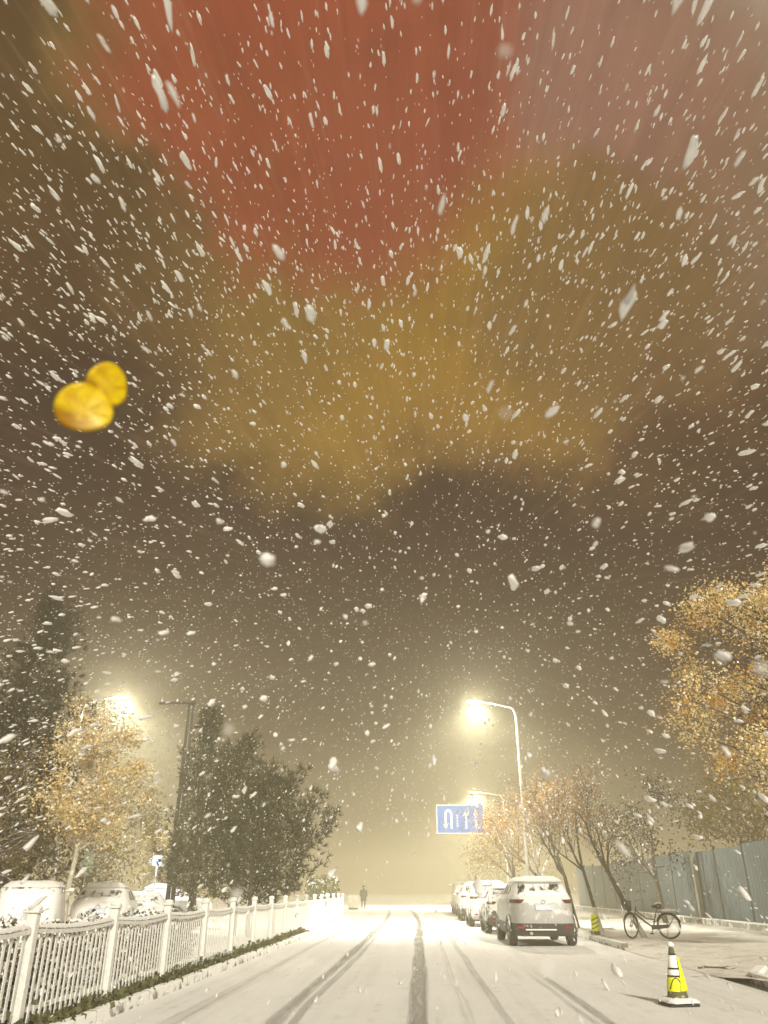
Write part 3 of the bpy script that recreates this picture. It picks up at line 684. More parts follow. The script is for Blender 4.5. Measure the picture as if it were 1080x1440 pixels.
def car(name, label, S, loc, rz, paint, group=None, clad=True, snowdeep=.08, glass='glass', tail=True, arches=True):
    t = thing(name, label, 'car', loc, rz, group)
    zb = S[0][0]; L = S[1][2]; w0 = S[1][3]
    shell(S).build('body', M[paint], t, 38)
    lo = [(.26, .16, L - .25, w0 - .09), (.30, .07, L - .1, w0 - .03), (.42, .01, L, w0 + .012), (zb + .02, .0, L + .01, w0 + .015)]
    shell(lo).build('bumper_and_sills', M['cladding'] if clad else M[paint], t, 38)
    belt, roof = S[6][0], S[8][0]
    rf = lambda u, v, o: (u, rear_y(S, u, v) - o, v + o * .4)
    hw0, hw1 = S[6][3] - .16, S[8][3] - .10
    rw = patch(rf, 0, 0, belt + .02, roof - .01, 14, 8, lambda q: (-(hw0 + (hw1 - hw0) * q), hw0 + (hw1 - hw0) * q)); rw.build('rear_window', M[glass], t, 60)
    ff = lambda u, v, o: (u, front_y(S, u, v) + o, v + o * .5)
    patch(ff, 0, 0, belt + .03, roof - .02, 14, 8, lambda q: (-(hw0 + (hw1 - hw0) * q), hw0 + (hw1 - hw0) * q)).build('windscreen', M[glass], t, 60)
    for s in (-1, 1):
        sf = lambda u, v, o: (s * (side_x(S, u, v) + o), u, v)
        yr0, yf0 = S[6][1], S[6][2]; yr1, yf1 = S[8][1], S[8][2]; mid = (yr0 + yf0) / 2 + .1
        lim_r = lambda q: (yr0 + .62 + (yr1 - yr0) * q * .8, mid - .04); lim_f = lambda q: (mid + .04, yf0 - .42 + (yf1 - yf0) * q * .9)
        for lm in (lim_r, lim_f): patch(sf, 0, 0, belt + .02, roof - .02, 8, 5, lm).build('side_window', M[glass], t, 60)
        m_ = MB(); y = yf0 - .55; xs = side_x(S, y, belt)
        m_.tube([(s * (xs - .02), y, belt + .02), (s * (xs + .10), y, belt + .05)], .025, 6)
        m_.lathe([(.03, -.05), (.085, -.04), (.095, .02), (.06, .06)], (s * (xs + .17), y, belt + .07), 12); m_.build('mirror', M[paint], t, 50)
        if tail:
            zt = S[4][0]
            u0, u1 = w0 * .56, w0 * .955
            tl = patch(lambda u, v, o: (s * u, rear_y(S, u, v) - o * 1.3, v), 0, 0, zt - .045, zt + .05, 12, 3, lambda q: (u0 + .10 * (1 - q), u1)); tl.build('tail_light', M['tail'], t, 60)
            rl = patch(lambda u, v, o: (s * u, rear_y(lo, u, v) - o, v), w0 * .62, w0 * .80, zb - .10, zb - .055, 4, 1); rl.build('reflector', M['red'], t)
        h_ = MB(); zf = S[3][0] - .12
        h_ = patch(lambda u, v, o: (s * u, front_y(S, u, v) + o, v), w0 * .52, w0 * .9, zf - .08, zf + .06, 8, 3); h_.build('headlight', M['chrome'], t, 60)
        for y in (.82, L - .85):
            b1, b2 = MB(), MB(); wheel(b1, b2, s * (w0 - .09), y, .345, .225); tb = b1.build('wheel', M['tyre'], t, 40); b2.build('rim', M['rim'], tb, 40)
            if arches:
                a_ = MB(); q = [[(s * (w0 + dx), y + rr * math.cos(a), .345 + rr * math.sin(a)) for a in [math.pi * k / 14 for k in range(15)]] for rr, dx in ((.36, .02), (.37, .035), (.43, .032), (.44, .0))]
                a_.grid(q); a_.build('wheel_arch', M['cladding'], t, 60)
    # plate, badge
    zp = .97 * S[-1][0] / 1.70; yp = rear_y(S, 0, zp)
    b = MB(); b.bevbox((-.24, yp - .035, zp - .075), (.24, yp - .004, zp + .075), .008); pl = b.build('number_plate', M['plate'], t)
    b = MB()
    for k, hh in enumerate((.07, .08, .05, .08, .075, .08)): b.box((-.185 + k * .064, yp - .042, zp - .04), (-.155 + k * .064, yp - .0365, zp - .04 + hh))
    b.build('plate_mark', M['signwhite'], pl)
    b = MB(); zz = S[4][0] - .01; b.tube([(.06 * math.cos(a), rear_y(S, 0, zz) - .016, zz + .045 * math.sin(a)) for a in [2 * math.pi * k / 16 for k in range(17)]], .008, 6); b.build('badge', M['chrome'], t, 60)
    b = MB(); b.bevbox((w0 * .62, rear_y(S, w0 * .66, .93 * zp) - .018, zp - .06), (w0 * .70, rear_y(S, w0 * .66, zp) - .004, zp - .04), .003); b.build('model_badge', M['chrome'], t)
    # roof snow
    rz_ = S[-3][0]; y0, y1, ww = S[-3][1], S[-3][2], S[-3][3]
    rgq = random.Random(int(abs(loc[0] * 31 + loc[1] * 7)))
    sn = [(rz_ + .02, y0 + .04, y1 + .02, ww - .01), (rz_ + .03, y0 + .0, y1 + .06, ww + .02), (S[-1][0] - .01, y0 + .10, y1 - .05, ww - .05), (S[-1][0] + snowdeep * .7, y0 + .3, y1 - .25, ww - .16), (S[-1][0] + snowdeep, y0 + .6, y1 - .6, ww - .36)]
    sm = shell(sn); sm.v = [(x + rgq.uniform(-.012, .012), y + rgq.uniform(-.015, .015), z + rgq.uniform(-.008, .008)) for x, y, z in sm.v]
    sm.build('roof_snow', M['settled'], t, 70)
    # snow ledge at the foot of the rear window
    b = MB(); lump(b, [(0, 0, 0)] * 1 + [(0, 0, 0)], .01, .01, rgq) if False else None
    n_ = 16; P = []
    for j in range(n_ + 1):
        u = -hw0 + 2 * hw0 * j / n_; e_ = math.sin(math.pi * j / n_) ** .4; yb = rear_y(S, u, belt + .02)
        P.append([(u, yb - .03 + .11 * e_ * k / 5 * .8, belt - .01 + (.075 * e_ * math.sin(math.pi * k / 5) + .10 * e_ * k / 5) * rgq.uniform(.7, 1.2)) for k in range(6)])
    b.grid(P); b.build('window_snow', M['settled'], t, 180)
    b = MB(); yh0 = S[5][2] + .1; yh1 = S[3][2] - .1
    P = []
    for i in range(7):
        y = yh0 + (yh1 - yh0) * i / 6
        P.append([(-.74 + 1.48 * j / 12, y, S[5][0] + .06 + (S[3][0] - S[5][0] + .02) * (i / 6) ** 1.2 - .05 * abs(-1 + j / 6) ** 3 + rgq.uniform(-.008, .008)) for j in range(13)])
    b.grid(P); b.build('bonnet_snow', M['settled'], t, 180)
    return t
GC = 'cars parked along the right kerb'
suv = car('parked_car', 'silver car with snowy roof and glowing red reflectors, nearest in the kerb row', SUV, (3.45, 24.2, 0), R(1.0), 'silver', GC)
b = MB(); b.tube([(-.40, .015, .34), (-.40, -.03, .34)], [.045, .045], 12); b.build('exhaust_pipe', M['chrome'], suv, 40)
b = MB(); b.bevbox((-.55, -.025, .405), (.30, .02, .445), .012); b.build('bumper_snow', M['settled'], suv, 40)
b = MB(); b.prism([(-.012, 1.0, 1.76), (-.012, 1.22, 1.76), (-.012, 1.05, 1.86), (-.012, 1.0, 1.86)], (.024, 0, 0)); b.build('roof_aerial', M['blacktrim'], suv)
car('parked_car', 'dark snow flecked low car parked tight in front of the silver car', HATCH, (3.25, 31.0, 0), 0, 'caked_dark', GC, True, .09)
car('parked_car', 'pale snow caked car with a dark rear window strip, third in the kerb row', SUV, (3.05, 36.9, 0), R(-.5), 'caked', GC, False, .10)
car('parked_car', 'snow crusted car with its dark wheels showing, fourth in the kerb row', SUV, (3.0, 43.5, 0), 0, 'caked', GC, True, .10)
car('parked_car', 'faint snow buried car under the blue sign, next to last in the kerb row', HATCH, (3.1, 50.5, 0), 0, 'caked', GC, False, .10)
car('parked_car', 'faint snow buried van at the far end of the kerb row', VAN, (3.1, 56.5, 0), 0, 'caked', GC, False, .10)
GL = 'snow covered cars behind the fence'
p = AT(138, 1268, 24.5); car('parked_car', 'snow covered car behind the fence, directly below the green sign board', HATCH, (p.x, 24.5, .0), R(12), 'buried', GL, False, .10, tail=False)
p = AT(196, 1270, 26.5); o = car('parked_car', 'low snow covered car behind the fence, just below the small glowing sign', SEDAN, (p.x, 26.5, .0), R(14), 'buried', GL, False, .12, tail=False); o.scale = (.9, .9, .9)
p = AT(38, 1268, 19.0); o = car('parked_van', 'snow covered van with streaked windows at the foot of the pale tree trunk', VAN, (p.x, 19.0, -.0), R(20), 'caked', GL, False, .10, tail=False); o.scale = (.82, .82, .82)
p = AT(300, 1262, 34.0); car('parked_car', 'dim snow covered car behind the fence between the crossarm pole and the pine trunks', SEDAN, (p.x, 33.0, .1), R(75), 'buried', GL, False, .12, tail=False)

# ------------------------------------------------------------------ traffic cones
def cone(label, loc, h, rz):
    t = thing('traffic_cone', label, 'traffic cone', loc, rz, 'yellow cones by the kerb'); k = h / .75
    b = MB(); b.bevbox((-.21 * k, -.21 * k, 0), (.21 * k, .21 * k, .045), .012); b.build('base', M['black'], t)
    rg = random.Random(int(loc[1] * 10)); P = []
    for i, (r_, z_) in enumerate(((.23, .046), (.235, .06), (.20, .085), (.13, .10))):
        P.append([(k * r_ * math.copysign(abs(math.cos(a)) ** .35, math.cos(a)) + rg.uniform(-.008, .008), k * r_ * math.copysign(abs(math.sin(a)) ** .35, math.sin(a)) + rg.uniform(-.008, .008), z_ + rg.uniform(-.006, .006)) for a in [2 * math.pi * q / 28 for q in range(28)]])
        P[-1].append(P[-1][0])
    b = MB(); b.grid(P); b.build('base_snow', M['settled'], t, 60)
    def ring(z0, z1, mname, part, extra=0.0, n=26):
        rr = lambda z: (.150 - .125 * z / .72) * k + extra
        b = MB(); b.lathe([(rr(z0) - .004, z0 * k), (rr(z0), z0 * k + .003), (rr((z0 + z1) / 2) + .003, (z0 + z1) / 2 * k), (rr(z1), z1 * k - .003), (rr(z1) - .004, z1 * k)], n=n); return b.build(part, M[mname], t, 50)
    ring(.05, .17, 'olivebase', 'cone_foot', .004)
    ring(.17, .34, 'yellow', 'yellow_band', .014); ring(.345, .355, 'black', 'strap', .018); ring(.36, .43, 'reflect', 'reflective_band', .010); ring(.435, .445, 'black', 'strap', .014)
    ring(.45, .60, 'reflect', 'reflective_band', .007); ring(.605, .62, 'black', 'strap', .009); ring(.62, .70, 'olivebase', 'cone_tip', .002)
    # yellow cape hanging down one flank, with the dark piping of its hem
    P = []; Q = []
    for i in range(9):
        z = .58 - .40 * i / 8; a0_, a1_ = R(-62 - 4 * i), R(-5 + 6 * i)
        P.append([((.150 - .125 * z / .72 + .026) * k * math.cos(a0_ + (a1_ - a0_) * j / 10), (.150 - .125 * z / .72 + .026) * k * math.sin(a0_ + (a1_ - a0_) * j / 10), z * k) for j in range(11)])
    b = MB(); b.grid(P); o = b.build('yellow_cape', M['yellow'], t, 60); sd = o.modifiers.new('thick', 'SOLIDIFY'); sd.thickness = .006
    hem = [((.150 - .125 * z / .72 + .020) * k * math.cos(R(a)), (.150 - .125 * z / .72 + .020) * k * math.sin(R(a)), z * k) for a, z in ((-150, .20), (-142, .26), (-130, .31), (-112, .335), (-96, .32), (-82, .27), (-72, .20))]
    b = MB(); b.tube(hem, .006 * k, 6); b.build('hem', M['black'], t)
    b = MB(); b.lathe([(.02 * k, .70 * k), (.045 * k, .71 * k), (.05 * k, .735 * k), (.02 * k, .765 * k)], n=14); b.build('tip_snow', M['settled'], t, 60)
    return t
p = G(955, 1414, 0); cone('traffic cone in white and yellow reflective cover standing alone on the road', (p.x, p.y, 0), .74, R(8))
p = G(838, 1315, .13)
t = thing('warning_post', 'short yellow post with slanted dark stripes beside a limewashed tree foot', 'post', tuple(p))
b = MB(); b.lathe([(.15, 0), (.15, .09), (.12, .12)], n=18); b.build('base', M['olivebase'], t, 40)
b = MB(); b.lathe([(.115, .12), (.12, .2), (.112, .45), (.10, .56), (.06, .60)], n=18); b.build('body', M['yellow'], t, 40)
for k in range(3):
    b = MB(); b.tube([(.122 * math.cos(R(a)), .122 * math.sin(R(a)), .17 + k * .12 + (a + 150) / 120 * .10) for a in range(-150, -29, 12)], .012, 6); b.build('stripe', M['black'], t)

# ------------------------------------------------------------------ bicycle (points to the left of the picture, front wheel turned)
p = G(886, 1320, .14); q_ = Vector((p.x + 1.12, 25.6, .14))
bk = thing('bicycle', 'dark bicycle with a front basket parked on the pavement behind a limewashed trunk', 'bicycle', (q_.x, q_.y, .135), R(180 - 8))
def bwheel(name, parent, c, yaw):
    b = MB(); n = 40; r = .315; ca, sa = math.cos(yaw), math.sin(yaw)
    pos = lambda rr, a, off=0: (c[0] + rr * math.cos(a) * ca - off * sa, c[1] + rr * math.cos(a) * sa + off * ca, c[2] + rr * math.sin(a))
    b.tube([pos(r, 2 * math.pi * k / n) for k in range(n + 1)], .021, 8, False); w = b.build('wheel', M['black'], parent, 60)
    b = MB(); b.tube([pos(r - .028, 2 * math.pi * k / n) for k in range(n + 1)], .010, 6, False); b.build('rim', M['chrome'], w, 60)
    b = MB()
    for k in range(18):
        a = 2 * math.pi * k / 18; b.tube([pos(.02, a + .5, .02 * (-1) ** k), pos(r - .03, a)], .003, 4, False)
    b.tube([pos(0, 0, -.05), pos(0, 0, .05)], .02, 8); b.build('spokes', M['chrome'], w)
    b = MB(); b.tube([pos(r + .035, a) for a in [R(d) for d in range(20, 175, 12)]], .018, 6); b.build('mudguard', M['metal'], w, 60)
    return w
RW = (0, 0, .335); FW = (1.06, 0, .335)
bwheel('wheel', bk, RW, 0); bwheel('wheel', bk, FW, R(48))
b = MB(); BBk = (.44, 0, .30); ST = (.30, 0, .72); HT = (.86, 0, .84); HB = (.91, 0, .66)
b.tube([BBk, ST], .018, 8); b.tube([ST, (.27, 0, .80)], .014, 8); b.tube([HB, (.62, 0, .42), BBk], .024, 8); b.tube([(.89, 0, .74), (.6, 0, .52), (.36, 0, .50)], .016, 8); b.tube([HT, HB], .02, 8)
for s in (-1, 1): b.tube([BBk, (0, s * .05, .335)], .011, 6); b.tube([ST, (0, s * .05, .335)], .010, 6)
b.build('frame', M['metal'], bk, 60)
b = MB()
for s in (-1, 1): b.tube([HB, (.95, s * .05, .60), (1.06 - s * .03, s * .05, .335)], .012, 6)
b.build('fork', M['metal'], bk, 60)
b = MB(); b.tube([HT, (.84, 0, .98)], .013, 8); b.tube([(.58, -.22, 1.0), (.74, -.27, 1.02), (.83, -.12, .99), (.84, 0, .98), (.90, .12, .99), (.86, .29, 1.02), (.70, .32, 1.0)], .012, 8); b.build('handlebar', M['chrome'], bk, 60)
b = MB(); b.tube([(.15, 0, .845), (.22, 0, .855), (.32, 0, .845), (.42, 0, .835)], [.075, .085, .05, .02], 10); sdl = b.build('saddle', M['black'], bk, 60)
b = MB(); b.tube([(.14, 0, .90), (.22, 0, .915), (.32, 0, .895)], [.04, .05, .03], 8); b.build('settled_snow', M['settled'], sdl, 60)
b = MB()     # basket of wires
for k in range(13):
    for s in (0, 1):
        y = -.15 + .30 * k / 12; b.tube([(1.0 + s * .24 + (.02 if s else -.0), y * 1.1, .98), (1.02 + s * .18, y, .74)], .004, 4, False)
for k in range(9):
    x = 1.01 + .22 * k / 8
    for s in (-1, 1): b.tube([(x, s * .165, .98), (x, s * .15, .74)], .004, 4, False)
for z, e in ((.98, .0), (.90, .004), (.82, .008), (.74, .012)):
    b.tube([(1.0 + e, -.165 + e, z), (1.26 - e * 3, -.165 + e, z), (1.26 - e * 3, .165 - e, z), (1.0 + e, .165 - e, z), (1.0 + e, -.165 + e, z)], .006 if z > .97 else .004, 4, False)
b.build('basket', M['black'], bk)
b = MB(); b.tube([(.44 , -.07, .30), (.44, .07, .30)], .03, 10); b.tube([(.44, .08, .30), (.52, .09, .15)], .010, 6); b.tube([(.44, -.08, .30), (.36, -.09, .45)], .010, 6); b.bevbox((.47, .09, .13), (.57, .18, .155), .006); b.bevbox((.31, -.18, .44), (.41, -.09, .465), .006)
b.build('pedal_crank', M['black'], bk, 50)
b = MB(); b.prism([(.50, .06, .36), (.50, .06, .24), (.02, .06, .29), (.02, .06, .38)], (0, .02, 0)); b.build('chain_guard', M['metal'], bk)
b = MB()
for s in (-1, 1): b.tube([(.20, s * .06, .70), (-.28, s * .06, .71), (0, s * .07, .335)], .008, 6)
for k in range(6): b.tube([(.12 - .08 * k, -.06, .705), (.12 - .08 * k, .06, .705)], .006, 4)
rk = b.build('rear_rack', M['black'], bk); b = MB(); b.tube([(-.26, 0, .73), (-.05, 0, .735), (.15, 0, .725)], [.04, .055, .04], 8); b.build('settled_snow', M['settled'], rk, 60)
b = MB(); b.tube([(.05, .06, .33), (.10, .20, .02)], .010, 6); b.build('kickstand', M['chrome'], bk)

# ------------------------------------------------------------------ small things on the pavement and at the road end
def twig(label, px, py, L, seed, z=.14):
    rg = random.Random(seed); p = G(px, py, z); b = MB(); pts = [Vector((-L / 2, 0, .02))]
    for k in range(5): pts.append(pts[-1] + Vector((L / 5, rg.gauss(0, .05), rg.gauss(0, .008))))
    b.tube(pts, [.02, .022, .018, .016, .012, .006], 6)
    for k in (2, 3): b.tube([pts[k], pts[k] + Vector((.14, rg.choice((-1, 1)) * .12, .03)), pts[k] + Vector((.25, rg.choice((-1, 1)) * .16, .02))], [.010, .007, .003], 5)
    o = tag(b.build('twig', M['bark'], None, 60), label, 'twig'); o.location = p; o.rotation_euler.z = rg.uniform(-.2, .25)
twig('dark fallen twig on the snow behind the white and yellow cone', 1008, 1363, .62, 1); twig('short dark twig on the snowy pavement beside the yellow striped post', 857, 1307, .5, 2)
p = G(497, 1279, 0)
t = thing('utility_cabinet', 'pale grey utility cabinet on dark feet at the end of the fence', 'cabinet', (p.x, p.y, -.0))
b = MB(); b.bevbox((-.42, -.2, .12), (.42, .2, 1.0), .02); b.build('body', M['cabinet'], t, 30)
b = MB(); b.bevbox((-.46, -.24, 1.0), (.46, .24, 1.06), .02); b.build('roof', M['cabinet'], t, 30)
for s in (-1, 1): b = MB(); b.bevbox((s * .21 - .19, -.215, .17), (s * .21 + .19, -.2025, .95), .004); d = b.build('door', M['cabinet'], t); b = MB(); b.tube([(s * .05, -.222, .55), (s * .05, -.222, .68)], .012, 6); b.build('handle', M['blacktrim'], d)
b = MB(); b.bevbox((-.38, -.17, 0), (.38, .17, .12), .01); b.build('plinth', M['blacktrim'], t)

p = G(511, 1279, 0)
pr = thing('person', 'person in a dark coat standing at the road end beside the grey cabinet', 'person', (p.x, p.y, 0), R(15))
sk = [((0, 0, .92), .14, -1), ((0, .0, 1.12), .14, 0), ((0, 0, 1.34), .165, 1), ((0, .01, 1.46), .07, 2), ((0, -.01, 1.54), .062, 3), ((0, -.02, 1.63), .098, 4), ((0, -.01, 1.71), .075, 5)]
for s in (-1, 1):
    n0 = len(sk)
    sk += [((s * .19, 0, 1.38), .062, 2), ((s * .25, .03, 1.12), .05, n0), ((s * .22, -.10, .94), .042, n0 + 1), ((s * .19, -.14, .90), .04, n0 + 2),
           ((s * .10, 0, .86), .095, 0), ((s * .11, -.03 * s, .48), .065, n0 + 4), ((s * .12, .02, .10), .045, n0 + 5), ((s * .13, -.12, .04), .04, n0 + 6)]
me = bpy.data.meshes.new('body'); me.from_pydata([q[0] for q in sk], [(i, q[2]) for i, q in enumerate(sk) if q[2] >= 0], []); me.materials.append(M['trouser'])
o = bpy.data.objects.new('body', me); COL.objects.link(o); o.parent = pr
md = o.modifiers.new('skin', 'SKIN'); sv = me.skin_vertices[0].data
for i, q in enumerate(sk): sv[i].radius = (q[1], q[1])
sv[0].use_root = True; o.modifiers.new('sub', 'SUBSURF').render_levels = 2
b = MB(); b.lathe([(.05, 1.50), (.10, 1.46), (.215, 1.40), (.225, 1.25), (.205, 1.05), (.24, .78), (.25, .62), (.235, .62)], n=22); c_ = b.build('coat', M['coat'], pr, 60); c_.scale = (1, .72, 1)
for s in (-1, 1):
    b = MB(); b.tube([(s * .20, 0, 1.39), (s * .27, .03, 1.12), (s * .235, -.11, .95)], [.075, .068, .06], 12); b.build('sleeve', M['coat'], pr, 60)
b = MB(); b.lathe([(.06, 1.56), (.09, 1.58), (.098, 1.64), (.075, 1.70), (.02, 1.722)], (0, -.015, 0), 18); b.build('face', M['skin'], pr, 60)
b = MB(); b.lathe([(.105, 1.60), (.115, 1.66), (.09, 1.735), (.03, 1.765)], (0, .0, 0), 18); b.build('hair', M['hair'], pr, 60)

# ------------------------------------------------------------------ two yellow leaves in the wind
def leaf(label, px, py, Y, r, tilt, seed):
    p = AT(px, py, Y); rg = random.Random(seed); b = MB(); P = []
    for i in range(9):
        rr = r * i / 8; row = []
        for k in range(65):
            a = 2 * math.pi * k / 64; e = 1 + .04 * math.sin(2 * a + seed) + .02 * math.sin(3 * a + 2 * seed) 
            row.append((rr * e * math.cos(a), .09 * r * math.sin(a * 2) * (i / 8) ** 2 + .012 * r * math.sin(5 * a + seed) * i / 8, rr * e * math.sin(a)))
        P.append(row)
    b.grid(P); t = thing('yellow_leaf', label, 'leaf', tuple(p)); t.rotation_euler = tilt
    o = b.build('blade', M['leaf'], t, 180); o.modifiers.new('thick', 'SOLIDIFY').thickness = .0012
    b = MB()
    for k in range(7):
        a = R(-90 + (k - 3) * 42 + 180); b.tube([(0, -.0012, -.55 * r), (r * .45 * math.cos(a), -.0014, r * .45 * math.sin(a) - .1 * r), (r * .86 * math.cos(a), .09 * r * math.sin(2 * a) * .74 - .0016, r * .86 * math.sin(a))], [.0007, .0006, .0003], 5)
    b.build('veins', M['vein'], t)
leaf('round bright yellow leaf flying in the snow, the larger and lower of two', 118, 574, .62, .0262, (.15, .2, .5), 1)
leaf('smaller orange tipped yellow leaf flying just behind the larger yellow leaf', 151, 541, .66, .0232, (.2, .5, .9), 4)

# ------------------------------------------------------------------ falling snow: ragged clumps of flakes, stretched in shape to imitate motion streaks
def ico():
    t = (1 + 5 ** .5) / 2
    v = np.array([(-1, t, 0), (1, t, 0), (-1, -t, 0), (1, -t, 0), (0, -1, t), (0, 1, t), (0, -1, -t), (0, 1, -t), (t, 0, -1), (t, 0, 1), (-t, 0, -1), (-t, 0, 1)], float); v /= np.linalg.norm(v[0])
    f = np.array([(0, 11, 5), (0, 5, 1), (0, 1, 7), (0, 7, 10), (0, 10, 11), (1, 5, 9), (5, 11, 4), (11, 10, 2), (10, 7, 6), (7, 1, 8), (3, 9, 4), (3, 4, 2), (3, 2, 6), (3, 6, 8), (3, 8, 9), (4, 9, 5), (2, 4, 11), (6, 2, 10), (8, 6, 7), (9, 8, 1)]); return v, f
def ico2():
    v, f = ico(); v = [tuple(x) for x in v]; cache = {}; out = []
    def mid(a, c):
        k = (min(a, c), max(a, c))
        if k not in cache:
            m_ = np.array(v[a]) + np.array(v[c]); v.append(tuple(m_ / np.linalg.norm(m_))); cache[k] = len(v) - 1
        return cache[k]
    for a, c, d in f:
        x, y, z = mid(a, c), mid(c, d), mid(d, a); out += [(a, x, z), (c, y, x), (d, z, y), (x, y, z)]
    return np.array(v), np.array(out)
STREAK_DIR = np.array(ray(600, 872)); STREAK_DIR /= np.linalg.norm(STREAK_DIR)  # axis the flakes are stretched along, through the image pixel where streaks meet
def flakes(P, size, asp, rs, base, jit=.09):
    v, f = base; n = len(P); nv = len(v)
    d = STREAK_DIR + rs.normal(size=(n, 3)) * jit; d /= np.linalg.norm(d, axis=1)[:, None]
    a = np.cross(d, rs.normal(size=(n, 3))); a /= np.linalg.norm(a, axis=1)[:, None]; c = np.cross(d, a)
    q = v[None] * (1 + rs.normal(size=(n, nv, 1)) * .20)
    r = (size / 2)[:, None, None]
    V = P[:, None] + q[..., :1] * r * asp[:, None, None] * d[:, None] + q[..., 1:2] * r * a[:, None] + q[..., 2:3] * r * rs.uniform(.6, 1, n)[:, None, None] * c[:, None]
    Fa = f[None] + (np.arange(n) * nv)[:, None, None]
    return V.reshape(-1, 3), Fa.reshape(-1, 3)
rs = np.random.RandomState(77); allV = []; allF = []; off = 0
def box_pts(x0, x1, y0, y1, z0, z1, dens):
    n = int((x1 - x0) * (y1 - y0) * (z1 - z0) * dens); return rs.uniform(size=(n, 3)) * [x1 - x0, y1 - y0, z1 - z0] + [x0, y0, z0]
def put(P, lo, hi, base, amin, amax):
    global off
    P = P[np.linalg.norm(P - [0, 0, CAMZ], axis=1) > .85]
    el = (P[:, 2] - CAMZ) / np.linalg.norm(P - [0, 0, CAMZ], axis=1); P = P[(el > .06) | (rs.rand(len(P)) < .30)]   # low flakes thinned out, standing in for the weaker light on them
    s = lo * np.exp(rs.gamma(1.3, .30, len(P))); s = np.minimum(s, hi); s = np.minimum(s, np.linalg.norm(P - [0, 0, CAMZ], axis=1) * 20 / 1081)
    V, Fa = flakes(P, s, rs.uniform(amin, amax, len(P)), rs, base); allV.append(V); allF.append(Fa + off); off += len(V)
put(box_pts(-2.8, 2.8, .3, 2.6, .2, 4.4, 24), .0062, .022, ico2(), 3.6, 6.5)
put(box_pts(-4.8, 4.8, 2.6, 6.0, .2, 7.4, 22), .0092, .029, ico2(), 3.6, 6.5)
put(box_pts(-8.5, 8.5, 6.0, 12.0, .1, 11.7, 5), .0110, .032, ico(), 3.0, 6.0)
put(box_pts(-14, 14, 12, 30.0, .1, 11.7, 2.4), .013, .030, ico(), 2.0, 3.6)
put(box_pts(-3.2, 3.2, .8, 4.0, .8, 5.6, 50), .0024, .0046, ico(), 4.0, 6.5)  # thin stretched flakes added for a fine streak texture
P = box_pts(-.32, .32, .15, .42, 1.35, 1.9, 160); P = P[np.linalg.norm(P - [0, 0, CAMZ], axis=1) > .17]
V, Fa = flakes(P, rs.uniform(.0022, .004, len(P)), rs.uniform(1, 1.6, len(P)), rs, ico2()); allV.append(V); allF.append(Fa + off); off += len(V)
o = struct(np_mesh('falling_snow', np.concatenate(allV), np.concatenate(allF), M['flake'], None, True), 'stuff'); o['label'] = 'heavy snow falling through the whole street'

# ------------------------------------------------------------------ haze
m, nt = nodes_of('snow_haze'); nb = NB(nt); v = nb.n('ShaderNodeVolumePrincipled'); v.inputs['Color'].default_value = (.96, .895, .68, 1); v.inputs['Density'].default_value = .0070; v.inputs['Anisotropy'].default_value = .55
nb.l(v.outputs[0], nb.n('ShaderNodeOutputMaterial').inputs['Volume'])
b = MB(); b.box((-195, -60, -1.3), (195, 345, 12.1)); o = struct(b.build('haze', m), 'stuff')

# ------------------------------------------------------------------ sky: low cloud lit from below by the town's own lamps, in patches of red, amber and brown
w = bpy.data.worlds.new('World'); SC.world = w; w.use_nodes = True; nt = w.node_tree; nt.nodes.clear(); nb = NB(nt)
tc = nb.n('ShaderNodeTexCoord').outputs['Generated']
nz = nb.n('ShaderNodeTexNoise'); nz.inputs['Scale'].default_value = 2.8; nz.inputs['Detail'].default_value = 7; nz.inputs['Roughness'].default_value = .62; nb.l(tc, nz.inputs['Vector'])
sub = nb.n('ShaderNodeVectorMath', operation='SUBTRACT'); nb.l(nz.outputs['Color'], sub.inputs[0]); sub.inputs[1].default_value = (.5, .5, .5)
sca = nb.n('ShaderNodeVectorMath', operation='SCALE'); nb.l(sub.outputs[0], sca.inputs[0]); sca.inputs['Scale'].default_value = .42
add = nb.n('ShaderNodeVectorMath', operation='ADD'); nb.l(tc, add.inputs[0]); nb.l(sca.outputs[0], add.inputs[1])
nrm = nb.n('ShaderNodeVectorMath', operation='NORMALIZE'); nb.l(add.outputs[0], nrm.inputs[0]); DIR = nrm.outputs[0]
col = nb.mix(nb.noise(tc, 3.0, 3), (.026, .012, .007), (.056, .027, .016))
def glow(px, py, a_in, a_out, c, s=1.0):
    global col
    d = ray(px, py).normalized(); dt = nb.n('ShaderNodeVectorMath', operation='DOT_PRODUCT'); nb.l(DIR, dt.inputs[0]); dt.inputs[1].default_value = d
    k = nb.smooth(dt.outputs['Value'], math.cos(R(a_out)), math.cos(R(a_in)))
    col = nb.mix(nb.m('MULTIPLY', k, s), col, c)
glow(60, 160, 2, 18, (.13, .075, .024), .6); glow(1000, 20, 4, 22, (.36, .28, .20)); glow(760, 330, 5, 22, (.17, .090, .036), .9); glow(560, 300, 4, 20, (.21, .090, .038), .8); glow(720, 130, 4, 16, (.26, .13, .085))
glow(470, 495, 3, 14, (.29, .165, .026)); glow(700, 480, 3, 13, (.27, .150, .026)); glow(350, 440, 1, 13, (.17, .10, .03), .7); glow(840, 440, 2, 10, (.17, .10, .035), .8); glow(190, 130, 1, 7, (.20, .12, .035), .75)
glow(430, 110, 7, 16, (.27, .064, .030)); glow(330, 200, 3, 9, (.25, .066, .028), .9); glow(400, 300, 2, 9, (.26, .068, .028), .9); glow(560, 230, 2, 11, (.25, .070, .034), .8)
